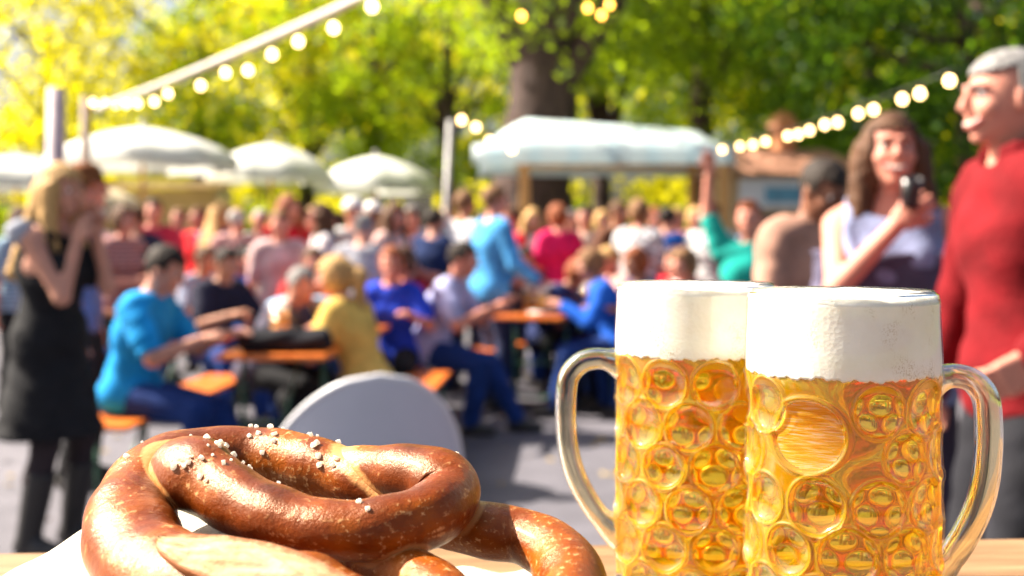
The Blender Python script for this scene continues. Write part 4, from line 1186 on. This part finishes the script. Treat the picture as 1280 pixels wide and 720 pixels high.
def beermat(name, streak=False, haze=.34):
    m, nt, p = newmat(name)
    p.inputs['Base Color'].default_value = (1, .95, .5, 1); p.inputs['Roughness'].default_value = .0
    p.inputs['Transmission Weight'].default_value = 1; p.inputs['IOR'].default_value = 1.40
    n = noise(nt, 110 if streak else 45, 6 if streak else 3, .65, mapscale=(.6, .6, 9) if streak else (1, 1, 1)); bp = bump(nt, p, n.outputs[0], 1 if streak else .12, .0016 if streak else .002)
    t = N(nt, 'ShaderNodeBsdfTranslucent'); t.inputs[0].default_value = (1, .74, .01, 1)
    d = N(nt, 'ShaderNodeBsdfDiffuse'); d.inputs[0].default_value = (.98, .68, .01, 1)
    a = N(nt, 'ShaderNodeMixShader'); a.inputs[0].default_value = .5; nt.links.new(t.outputs[0], a.inputs[1]); nt.links.new(d.outputs[0], a.inputs[2])
    if streak:
        sr = ramp(nt, n.outputs[0], [(.40, (.80, .36, .01)), (.52, (1, .62, .04)), (.62, (1, .86, .45))]); nt.links.new(sr.outputs[0], d.inputs[0])
    b = N(nt, 'ShaderNodeMixShader'); b.inputs[0].default_value = .72 if streak else haze; nt.links.new(p.outputs[0], b.inputs[1]); nt.links.new(a.outputs[0], b.inputs[2])
    nt.links.new(b.outputs[0], nt.nodes['Material Output'].inputs[0])
    va = N(nt, 'ShaderNodeVolumeAbsorption'); va.inputs[0].default_value = (1, .935, .02, 1); va.inputs[1].default_value = 20
    nt.links.new(va.outputs[0], nt.nodes['Material Output'].inputs['Volume'])
    return m
def foammat():
    m, nt, p = newmat('beer_foam')
    n = noise(nt, 420, 5, .7); v_ = N(nt, 'ShaderNodeTexVoronoi'); v_.inputs['Scale'].default_value = 420
    tc = N(nt, 'ShaderNodeTexCoord'); nt.links.new(tc.outputs['Object'], v_.inputs['Vector'])
    n2 = noise(nt, 30, 4)
    r = ramp(nt, n2.outputs[0], [(.3, (.80, .75, .62)), (.65, (.88, .86, .78))])
    b1 = noise(nt, 38, 3); b2 = noise(nt, 900, 3, .7); g1 = ramp(nt, b1.outputs[0], [(.54, (0, 0, 0)), (.70, (1, 1, 1))]); g2 = ramp(nt, b2.outputs[0], [(.50, (0, 0, 0)), (.60, (1, 1, 1))])
    sm_ = N(nt, 'ShaderNodeMath', operation='MULTIPLY'); nt.links.new(g1.outputs[0], sm_.inputs[0]); nt.links.new(g2.outputs[0], sm_.inputs[1])
    cm = N(nt, 'ShaderNodeMix', data_type='RGBA'); nt.links.new(sm_.outputs[0], cm.inputs[0]); nt.links.new(r.outputs[0], cm.inputs[6]); cm.inputs[7].default_value = (.50, .40, .24, 1)
    nt.links.new(cm.outputs[2], p.inputs['Base Color']); p.inputs['Roughness'].default_value = .7
    p.inputs['Subsurface Weight'].default_value = .3; p.inputs['Subsurface Scale'].default_value = .006; p.inputs['Subsurface Radius'].default_value = (1, .9, .7)
    mx = N(nt, 'ShaderNodeMath', operation='ADD'); nt.links.new(n.outputs[0], mx.inputs[0]); nt.links.new(v_.outputs[0], mx.inputs[1])
    bump(nt, p, mx.outputs[0], .22, .0005)
    return m
MH = .216; ZF = .1715
NA = 10
def dimples():
    D = []
    pitch = 2 * PI / NA
    for row in range(6):
        z = .022 + row * .0262
        for k in range(NA):
            D.append((k * pitch + (row % 2) * pitch / 2, z, .0141 + .0006 * ((k * 7 + row * 3) % 4)))
    return D
def mug_outer():
    nt_, nz = 560, 340
    th = np.linspace(0, 2 * PI, nt_, endpoint=False); z = np.linspace(0, MH, nz)
    TH, ZZ = np.meshgrid(th, z, indexing='xy')              # rows are heights
    base = .0545 + .0012 * np.sin(np.clip(ZZ / .14, 0, 1) * PI) + .0014 * np.exp(-((ZZ - .175) / .022) ** 2)
    base -= .004 * np.clip((.008 - ZZ) / .008, 0, 1) ** 2 + .0025 * np.clip((ZZ - (MH - .006)) / .006, 0, 1) ** 2
    disp = np.zeros_like(base); med = np.zeros_like(base); dimp = np.zeros_like(base)
    mth, mz = MED
    for (t0, z0, r0) in dimples() + [(mth, mz, .0225)]:
        dt = (TH - t0 + PI) % (2 * PI) - PI
        if r0 < .02:
            dm = math.hypot(((t0 - mth + PI) % (2 * PI) - PI) * .055, z0 - mz)
            if dm < .030: continue
        rho = np.sqrt((dt * .055) ** 2 + ((ZZ - z0) * (1.0 if r0 < .02 else 1.12)) ** 2) / r0
        dd = np.where(rho < 1, -(.0054 if r0 < .02 else .0022) * np.maximum(0, 1 - rho ** 2) ** .65, 0) + .0010 * np.exp(-((rho - 1.04) / .07) ** 2)
        disp += dd
        if r0 > .02: med = np.maximum(med, (rho < .93) * 1.0)
        else: dimp = np.maximum(dimp, (rho < .96) * 1.0)
    r = base + disp
    return th, z, r, med, dimp
MED = (R(228), .1385)
def build_mug(label, x, y, rz, foam_top=.0):
    root = empty('beer_mug', (x, y, TZ + .001), rz); tag(root, label, 'beer mug', 'large dimpled beer mugs in the foreground')
    th, z, r, med, dimp = mug_outer(); nt_ = len(th); nz = len(z)
    outer = np.stack([r * np.cos(th)[None], r * np.sin(th)[None], np.broadcast_to(z[:, None], r.shape)], -1).reshape(-1, 3)
    prof = [(r[-1].mean() - .0008, MH + .0012), (r[-1].mean() - .0018, MH + .0010)]
    for zz in np.linspace(MH - .001, ZF, 10): prof.append((.0537, zz))
    prof += [(.0536, ZF - .003)]
    V = [outer]; F = []; mi = []
    ii = np.arange(nt_); jj = (ii + 1) % nt_
    for k in range(nz - 1):
        a = k * nt_; F.append(np.stack([a + ii, a + jj, a + nt_ + jj, a + nt_ + ii], 1))
        mi.append(np.full(nt_, 0 if (z[k] < .0135 or z[k] > MH - .0035) else 1))
    off = nz * nt_; prev = (nz - 1) * nt_
    for q, (rr, zz) in enumerate(prof):
        V.append(np.stack([rr * np.cos(th), rr * np.sin(th), np.full(nt_, zz)], 1))
        a = prev; b = off + q * nt_
        F.append(np.stack([a + ii, a + jj, b + jj, b + ii], 1)); mi.append(np.full(nt_, 0 if zz > MH - .0035 else 1)); prev = b
    # solid glass foot
    b = off + len(prof) * nt_
    V.append(np.stack([.0005 * np.cos(th), .0005 * np.sin(th), np.full(nt_, .002)], 1))
    F.append(np.stack([b + ii, b + jj, jj, ii], 1)); mi.append(np.full(nt_, 0))
    b2 = b + nt_; kb = int(np.searchsorted(z, .0135)) * nt_
    V.append(np.stack([.0005 * np.cos(th), .0005 * np.sin(th), np.full(nt_, .0135)], 1))
    F.append(np.stack([kb + ii, kb + jj, b2 + jj, b2 + ii], 1)); mi.append(np.full(nt_, 0))
    mesh('glass_body', np.concatenate(V), np.concatenate(F), [GLASS, THIN], root, mi=np.concatenate(mi))
    # the beer fills the pressed glass right up to the dimples, 1.4 mm inside the outer skin
    k1 = int(np.searchsorted(z, ZF)); k0 = int(np.searchsorted(z, .017)); step = 1
    zz = z[k0:k1]; rr = r[k0:k1] - .0014
    BV = [np.stack([rr * np.cos(th)[None], rr * np.sin(th)[None], np.broadcast_to(zz[:, None], rr.shape)], -1).reshape(-1, 3)]; BF = []; bmi = []
    for k in range(len(zz) - 1):
        a = k * nt_; BF.append(np.stack([a + ii, a + jj, a + nt_ + jj, a + nt_ + ii], 1)); bmi.append(np.where(med[k0 + k] > 0, 1, np.where(dimp[k0 + k] > 0, 2, 0)))
    n0 = len(zz) * nt_
    BV.append(np.array([[0, 0, zz[0] - .002], [0, 0, zz[-1]]]))
    F3 = [np.stack([jj, ii, np.full(nt_, n0)], 1), np.stack([n0 - nt_ + ii, n0 - nt_ + jj, np.full(nt_, n0 + 1)], 1)]
    quads = np.concatenate(BF); tris = np.concatenate(F3)
    me = bpy.data.meshes.new('beer'); VV = np.concatenate(BV).astype(np.float32)
    me.vertices.add(len(VV)); me.vertices.foreach_set('co', VV.ravel())
    lv = np.concatenate([quads.ravel(), tris.ravel()]).astype(np.int32); me.loops.add(len(lv)); me.loops.foreach_set('vertex_index', lv)
    cnts = np.concatenate([np.full(len(quads), 4), np.full(len(tris), 3)]).astype(np.int32)
    me.polygons.add(len(cnts)); me.polygons.foreach_set('loop_start', np.concatenate([[0], np.cumsum(cnts)[:-1]]).astype(np.int32)); me.polygons.foreach_set('loop_total', cnts)
    me.polygons.foreach_set('material_index', np.concatenate([np.concatenate(bmi), np.zeros(len(tris), int)]).astype(np.int32)); me.update(calc_edges=True)
    link('beer', me, [BEER, BEER_S, BEER_D], root)
    Rz = lambda q: .0545 + .0014 * math.exp(-((q - .175) / .022) ** 2) - .0025 * max(0, (q - (MH - .006)) / .006) ** 2 - .0009
    fm = [(0, ZF - .0008), (.050, ZF - .0008)]
    for t in np.linspace(0, 1, 30): q = ZF - .0012 + (MH - .0042 - ZF) * t; fm.append((Rz(q), q))
    fm += [(.0515, MH - .0028), (.049, MH - .0013), (.04, MH + .0003), (.02, MH + .0012), (0, MH + .0010)]
    fo = MB().lathe(fm, 240).build('foam', FOAM, root, True)
    for v in fo.data.vertices:
        a_ = math.atan2(v.co.y, v.co.x); rr_ = math.hypot(v.co.x, v.co.y)
        if v.co.z < ZF + .0006 and rr_ > .052: v.co.z += .0009 * math.sin(11 * a_ + rz) * math.sin(5 * a_) + .0006 * math.sin(37 * a_) + .0004 * math.sin(83 * a_ + 2) - .0006
        elif v.co.z > MH - .003 and rr_ < .050: v.co.z += .0007 * math.sin(v.co.x * 190 + 2) * math.sin(v.co.y * 230 + rz)
    pts = [(a, b + .0165) for a, b in [(.052, .146), (.060, .1485), (.070, .1495), (.080, .1462), (.0875, .137), (.0895, .122), (.0895, .105), (.0875, .087), (.083, .071), (.076, .057), (.068, .045), (.060, .037), (.052, .031)]]
    cr = catmull([np.array([a, 0, b]) for a, b in pts], 7)
    V = []; F = []; n = 28; prevx = v3(0, 1, 0)
    for i, p in enumerate(cr):
        t = nrm(cr[min(i + 1, len(cr) - 1)] - cr[max(i - 1, 0)]); s_ = np.cross(t, v3(0, 1, 0)); e = i / (len(cr) - 1)
        w_ = .0072 + .004 * max(0, 1 - e * 9) + .005 * max(0, 1 - (1 - e) * 7); h_ = .0092 + .003 * max(0, 1 - e * 9) + .003 * max(0, 1 - (1 - e) * 7)
        for k in range(n):
            a = 2 * PI * k / n
            V.append(p + s_ * math.copysign(abs(math.cos(a)) ** .8, math.cos(a)) * w_ + v3(0, 1, 0) * math.copysign(abs(math.sin(a)) ** .8, math.sin(a)) * h_)
    m_ = len(cr)
    for i in range(m_ - 1):
        for k in range(n): F.append((i * n + k, i * n + (k + 1) % n, (i + 1) * n + (k + 1) % n, (i + 1) * n + k))
    F.append(tuple(range(n))[::-1]); F.append(tuple((m_ - 1) * n + k for k in range(n)))
    mesh('handle', V, F, GLASS_H, root)
    return root
def catmull(P_, n):
    P_ = [np.array(p, float) for p in P_]; out = []
    Q = [2 * P_[0] - P_[1]] + P_ + [2 * P_[-1] - P_[-2]]
    for i in range(1, len(Q) - 2):
        for k in range(n):
            t = k / n; a, b, c, d = Q[i - 1], Q[i], Q[i + 1], Q[i + 2]
            out.append(.5 * ((2 * b) + (-a + c) * t + (2 * a - 5 * b + 4 * c - d) * t * t + (-a + 3 * b - 3 * c + d) * t ** 3))
    out.append(P_[-1]); return out
hn = GLASS_H.node_tree; tp_ = N(hn, 'ShaderNodeBsdfTransparent'); tp_.inputs[0].default_value = (1, .95, .80, 1); hm_ = N(hn, 'ShaderNodeMixShader'); hm_.inputs[0].default_value = .42
hn.links.new(hn.nodes['Principled BSDF'].outputs[0], hm_.inputs[1]); hn.links.new(tp_.outputs[0], hm_.inputs[2]); hn.links.new(hm_.outputs[0], hn.nodes['Material Output'].inputs[0])
BEER = beermat('lager'); BEER_D = beermat('lager_darker_dimple', haze=.20); BEER_S = beermat('lager_behind_scratched_oval', True); FOAM = foammat()  # less diffuse glow behind dimples builds their darker look into the material
mugA = build_mug('big dimpled mug of golden beer with thick foam, in front, its handle pointing right', .1925, .70, R(6))
mugB = build_mug('big dimpled mug of golden beer behind the other one, its handle pointing left', .1255, .815, R(184))

# ------------------------------------------------------------------ basket, napkin, pretzel
PZ0, PT, PY0 = 1.205, math.tan(R(18)), .64
def pl(px, py, lift=0.0):
    zr = -(py - 300) / FP
    Y = (CAMZ - PZ0 - lift * math.sqrt(1 + PT * PT) + PT * PY0) / (PT - zr)
    return v3((px - 640) / FP * Y, Y, CAMZ + zr * Y)
def napkin():
    nx, ny = 150, 90; V = []
    for j in range(ny + 1):
        for i in range(nx + 1):
            x = -.62 + .74 * i / nx; y = .44 + .38 * j / ny
            # rests on the basket, bulges under the pretzel
            ex = min(1, max(0, (x + .62) / .07), max(0, (.12 - x) / .10)); ey = min(1, max(0, (.825 - y - .02 * math.sin(14 * x)) / .03), 1)
            e = max(0, min(ex, ey)); e = e * e * (3 - 2 * e)
            z = TZ + .004 + e * .020
            under = PZ0 + PT * (y - PY0) - .038
            b = math.exp(-((x + .17) / .125) ** 4) * (1 if y < .715 else max(0, 1 - (y - .715) / .05))
            z = z * (1 - b) + max(z, under) * b
            z += .0035 * math.sin(30 * x + 18 * y + 2 * math.sin(23 * y)) * e + .002 * math.sin(70 * x - 40 * y + 3 * math.sin(20 * x)) * e
            V.append((x, y, z))
    F = []
    for j in range(ny):
        for i in range(nx):
            a = j * (nx + 1) + i; F.append((a, a + 1, a + nx + 2, a + nx + 1))
    m = simple('linen', (.46, .42, .33), .9, .06, 6, .4, 500)
    o = mesh('napkin', V, F, m); md = o.modifiers.new('t', 'SOLIDIFY'); md.thickness = .0012; md.offset = 1
    tag(o, 'crumpled cream linen napkin spread under the pretzel', 'napkin')
napkin()

R1 = [(600, 850, .028, 0), (520, 838, .030, 0), (440, 818, .033, 0), (360, 790, .036, 0), (285, 764, .034, 0), (222, 740, .029, 0), (180, 706, .0255, 0), (163, 666, .0240, .0), (168, 628, .0225, .0), (192, 594, .0205, .001), (236, 574, .0185, .000),
      (290, 568, .0175, -.002), (345, 574, .0180, -.004), (398, 584, .0180, -.002), (450, 602, .0165, -.002), (505, 626, .0160, -.006), (556, 650, .0150, -.008), (606, 662, .0150, -.006), (656, 672, .0155, -.006), (696, 694, .0165, -.004), (714, 726, .0172, -.004), (716, 766, .018, -.002), (702, 804, .0205, 0), (650, 838, .025, 0)]
R2 = [(212, 580, .0150, .012), (240, 590, .0200, .016), (270, 608, .0195, .015), (305, 630, .0175, .014), (350, 649, .0165, .014), (399, 661, .0160, .014), (450, 664, .0162, .014), (500, 656, .0165, .014), (538, 642, .0172, .014), (561, 620, .0175, .013), (546, 600, .0178, .014), (508, 592, .0170, .011), (468, 588, .0150, .006), (430, 584, .0120, .002), (400, 580, .009, .0)]
R3 = [(410, 668, .012, -.012), (450, 690, .0140, -.009), (492, 708, .0145, -.005), (535, 732, .0145, -.002), (572, 770, .015, 0), (600, 812, .016, 0)]
def rope(A, n=26):
    pts = catmull([np.append(pl(a, b, l), r) for (a, b, r, l) in A], n)
    return np.array([p[:3] for p in pts]), np.array([p[3] for p in pts])
def pretzel():
    root = empty('pretzel', (-.12, .62, 1.17)); o0 = v3(-.12, .62, 1.17)
    tag(root, 'large glossy brown salted pretzel with a pale split belly lying on the napkin', 'pretzel')
    ropes = [rope(R1), rope(R2), rope(R3)]
    g = np.random.default_rng(5)
    m, nt, p = newmat('pretzel_crust')
    vc = N(nt, 'ShaderNodeVertexColor', layer_name='pale')
    n1 = noise(nt, 22, 6, .6); n2 = noise(nt, 210, 6, .7); n3 = noise(nt, 75, 5, .65)
    base = ramp(nt, n1.outputs[0], [(.28, (.045, .007, .001)), (.5, (.16, .028, .002)), (.75, (.38, .095, .004))])
    # pale flaky cracks; streaky highlights are partly put into this colour too
    uvn = N(nt, 'ShaderNodeUVMap'); uvn.uv_map = 'rope'
    cr_ = noise(nt, 1, 6, .65, vec=uvn.outputs[0], mapscale=(260, 12, 1))
    crk = ramp(nt, cr_.outputs[0], [(.56, (0, 0, 0)), (.64, (1, 1, 1))])
    pt = ramp(nt, n1.outputs[0], [(.44, (0, 0, 0)), (.60, (1, 1, 1))])
    mul = N(nt, 'ShaderNodeMath', operation='MULTIPLY'); nt.links.new(crk.outputs[0], mul.inputs[0]); nt.links.new(pt.outputs[0], mul.inputs[1])
    m1 = N(nt, 'ShaderNodeMix', data_type='RGBA'); nt.links.new(mul.outputs[0], m1.inputs[0]); nt.links.new(base.outputs[0], m1.inputs[6]); m1.inputs[7].default_value = (.62, .34, .14, 1)
    pm = N(nt, 'ShaderNodeMath', operation='MULTIPLY_ADD'); nt.links.new(n3.outputs[0], pm.inputs[0]); pm.inputs[1].default_value = .9; pm.inputs[2].default_value = -.45
    ad = N(nt, 'ShaderNodeMath', operation='ADD'); nt.links.new(vc.outputs[0], ad.inputs[0]); nt.links.new(pm.outputs[0], ad.inputs[1])
    pr = ramp(nt, ad.outputs[0], [(.38, (0, 0, 0)), (.72, (1, 1, 1))])
    m2 = N(nt, 'ShaderNodeMix', data_type='RGBA'); nt.links.new(pr.outputs[0], m2.inputs[0]); nt.links.new(m1.outputs[2], m2.inputs[6]); m2.inputs[7].default_value = (.52, .25, .085, 1)
    nt.links.new(m2.outputs[2], p.inputs['Base Color'])
    p.inputs['Roughness'].default_value = .29; p.inputs['Specular IOR Level'].default_value = .5; p.inputs['Specular Tint'].default_value = (1, .62, .36, 1); p.inputs['Coat Weight'].default_value = .05; p.inputs['Coat Roughness'].default_value = .2
    hs = N(nt, 'ShaderNodeMath', operation='ADD'); nt.links.new(cr_.outputs[0], hs.inputs[0]); nt.links.new(n2.outputs[0], hs.inputs[1])
    bump(nt, p, hs.outputs[0], .34, .0022)
    ns = 44
    surf = []
    for ri, (P_, rad) in enumerate(ropes):
        other = np.concatenate([q[0][::6] for j, q in enumerate(ropes) if j != ri]); orad = np.concatenate([q[1][::6] for j, q in enumerate(ropes) if j != ri])
        M_ = len(P_); V = np.zeros((M_, ns, 3)); pale = np.zeros((M_, ns)); NV = np.zeros((M_, ns, 3))
        up = nrm(v3(0, -PT, 1)); arc = np.concatenate([[0], np.cumsum(np.linalg.norm(np.diff(P_, axis=0), axis=1))])
        for i in range(M_):
            t = nrm(P_[min(i + 1, M_ - 1)] - P_[max(i - 1, 0)]); sx = nrm(np.cross(t, up)); sy = np.cross(sx, t)
            e = 1.0
            tail = min(1, (M_ - 1 - i) / (16 if ri == 1 else 4), i / (12 if ri == 1 else 4)); e = math.sqrt(max(.02, 1 - (1 - tail) ** 2))
            rr = rad[i] * e * (1 + .03 * math.sin(arc[i] * 90) + .02 * math.sin(arc[i] * 210 + 1))
            for k in range(ns):
                a = 2 * PI * k / ns; d = sx * math.cos(a) + sy * math.sin(a) * .94
                V[i, k] = P_[i] + d * rr * (1 + .02 * math.sin(3 * a + arc[i] * 60)); NV[i, k] = d
        D = np.linalg.norm(V.reshape(-1, 1, 3) - other[None], axis=2) - orad[None]
        dmin = D.min(1).reshape(M_, ns)
        skip = (arc < .10)[:, None] if True else 0
        pale = np.clip(1 - dmin / .0045, 0, 1)
        vv = V.reshape(-1, 3) - o0
        F = []
        for i in range(M_ - 1):
            for k in range(ns): F.append((i * ns + k, i * ns + (k + 1) % ns, (i + 1) * ns + (k + 1) % ns, (i + 1) * ns + k))
        F = np.array(F)
        o = mesh('dough_strand', vv, F[:, ::-1].copy(), m, root)
        ca = o.data.color_attributes.new('pale', 'FLOAT_COLOR', 'POINT')
        ca.data.foreach_set('color', np.repeat(pale.reshape(-1, 1), 4, 1).astype(np.float32).ravel())
        uv = o.data.uv_layers.new(name='rope'); li = np.zeros(len(o.data.loops), dtype=np.int32); o.data.loops.foreach_get('vertex_index', li)
        ang = (li % ns) / ns; ang = np.abs(ang * 2 - 1)
        uv.data.foreach_set('uv', np.stack([arc[li // ns], ang], 1).astype(np.float32).ravel())
        surf.append((V, NV, dmin, arc, rad, P_))
    # split belly: pale rough crumb bulging through the crust
    V, NV, dmin, arc, rad, P_ = surf[0]
    i0, i1 = 26 * 1, 26 * 5 + 2; W = []; n = 26
    up = nrm(v3(0, -PT, 1)); dirv = nrm(v3(0, -.62, 1))
    for i in range(i0, i1 + 1):
        t = (i - i0) / (i1 - i0); wd = .56 * (math.sin(PI * min(1, max(0.0, t))) ** .5) + .02
        tt = nrm(P_[i + 1] - P_[i - 1]); sx = nrm(np.cross(tt, dirv)); sy = np.cross(sx, tt)
        for k in range(n + 1):
            a = PI / 2 + (k / n - .5) * wd * 1.5
            ed = abs(k / n - .5) * 2
            lift = .0012 + .0030 * (1 - ed ** 2) + .0022 * math.exp(-((ed - .88) / .1) ** 2) - (.004 if ed > .985 else 0) + .0010 * math.sin(i * .35 + 3 * math.sin(k * .6)) * (1 - ed)
            W.append(P_[i] + (sx * math.cos(a) + sy * math.sin(a)) * (rad[i] * 1.0 + lift))
    F = []
    L = i1 - i0
    for i in range(L):
        for k in range(n): a = i * (n + 1) + k; F.append((a, a + n + 1, a + n + 2, a + 1))
    mc, nt, p = newmat('split_crumb')
    n1 = noise(nt, 60, 7, .65, mapscale=(.5, 2, 2)); r = ramp(nt, n1.outputs[0], [(.32, (.24, .10, .025)), (.48, (.36, .24, .11)), (.7, (.44, .34, .20))])
    nt.links.new(r.outputs[0], p.inputs['Base Color']); p.inputs['Roughness'].default_value = .8
    n2 = noise(nt, 240, 6, .7); bump(nt, p, n2.outputs[0], .6, .002)
    sp = mesh('split', np.array(W) - o0, F, mc, root)
    ca = sp.data.color_attributes.new('edge', 'FLOAT_COLOR', 'POINT')
    ev = np.tile(np.abs(np.arange(n + 1) / n - .5) * 2, L + 1); ca.data.foreach_set('color', np.repeat(ev.reshape(-1, 1), 4, 1).astype(np.float32).ravel())
    vc = N(nt, 'ShaderNodeVertexColor', layer_name='edge'); ns_ = noise(nt, 140, 5, .7)
    ad = N(nt, 'ShaderNodeMath', operation='MULTIPLY_ADD'); nt.links.new(ns_.outputs[0], ad.inputs[0]); ad.inputs[1].default_value = .7; nt.links.new(vc.outputs[0], ad.inputs[2])
    er = ramp(nt, ad.outputs[0], [(.92, (0, 0, 0)), (1.0, (1, 1, 1))]); er.color_ramp.elements[0].position = .80; er.color_ramp.elements[1].position = .98
    sb = N(nt, 'ShaderNodeMath', operation='SUBTRACT'); nt.links.new(ad.outputs[0], sb.inputs[0]); sb.inputs[1].default_value = .22; nt.links.new(sb.outputs[0], er.inputs[0])
    mxe = N(nt, 'ShaderNodeMix', data_type='RGBA'); nt.links.new(er.outputs[0], mxe.inputs[0]); nt.links.new(r.outputs[0], mxe.inputs[6]); mxe.inputs[7].default_value = (.24, .07, .012, 1)
    nt.links.new(mxe.outputs[2], p.inputs['Base Color']); sp['label'] = 'pale torn split along the thick belly'
    # salt
    sm = bpy.data.meshes.new('salt_grain'); bm = bmesh.new(); bmesh.ops.create_icosphere(bm, subdivisions=2, radius=.0019)
    for v in bm.verts: v.co = Vector((max(-.0015, min(.0016, v.co.x * random.uniform(.85, 1.4))), max(-.0014, min(.0013, v.co.y * random.uniform(.85, 1.3))), max(-.0009, min(.0010, v.co.z))))
    bm.to_mesh(sm); bm.free(); ms, nt, p = newmat('salt'); p.inputs['Base Color'].default_value = (.93, .88, .76, 1); p.inputs['Roughness'].default_value = .25; 
    tl = N(nt, 'ShaderNodeBsdfTranslucent'); tl.inputs[0].default_value = (1, .97, .88, 1); mx_ = N(nt, 'ShaderNodeMixShader'); mx_.inputs[0].default_value = .55
    nt.links.new(p.outputs[0], mx_.inputs[1]); nt.links.new(tl.outputs[0], mx_.inputs[2]); nt.links.new(mx_.outputs[0], nt.nodes['Material Output'].inputs[0])
    sm.materials.append(ms); cnt = 0
    zones = [(1, .5, 2.6, 28, 0), (0, 11.0, 14.2, 24, .2), (1, 3, 7, 4, .1), (0, 6.6, 10.0, 3, 0), (1, 9.0, 12, 2, 0)]
    for (ri, a, b, k_, bias) in zones:
        V, NV, dmin, arc, rad, P_ = surf[ri]; got = 0; tries = 0
        while got < k_ and tries < 900:
            tries += 1
            i = int(g.uniform(a, b) * 26); k = int(g.integers(ns)); nn = nrm(NV[min(i, len(V) - 1), k])
            if i >= len(V) or nn[2] < .35 or nn[1] > .75 or dmin[i, k] < .001: continue
            if g.random() > .4 + .6 * math.sin(arc[i] * 140) ** 2: continue
            o = bpy.data.objects.new('salt_grain', sm); C.objects.link(o); o.parent = root
            o.location = V[i, k] - o0 + nn * .0003; s_ = g.uniform(.45, 1.2); o.scale = (s_, s_, s_); o.rotation_euler = tuple(g.uniform(0, 6, 3)); got += 1; cnt += 1
pretzel()
# basket below the napkin
bk = empty('bread_basket', (-.16, .64, TZ)); tag(bk, 'shallow wicker basket hidden beneath the linen napkin', 'basket')
m = MB()
for k in range(5):
    z = .005 + k * .0062; s_ = 1 + .02 * k
    m.tube([(.20 * s_ * math.cos(a) , .095 * s_ * math.sin(a), z) for a in np.linspace(0, 2 * PI, 49)], .0036, 8)
m.build('wicker_side', simple('wicker', (.36, .2, .08), .7), bk, True)
MB().lathe([(0, 0), (.092, 0), (.092, .004), (0, .004)], 40).build('floor', simple('wicker', (.36, .2, .08), .7), bk).scale = (2.1, 1, 1)
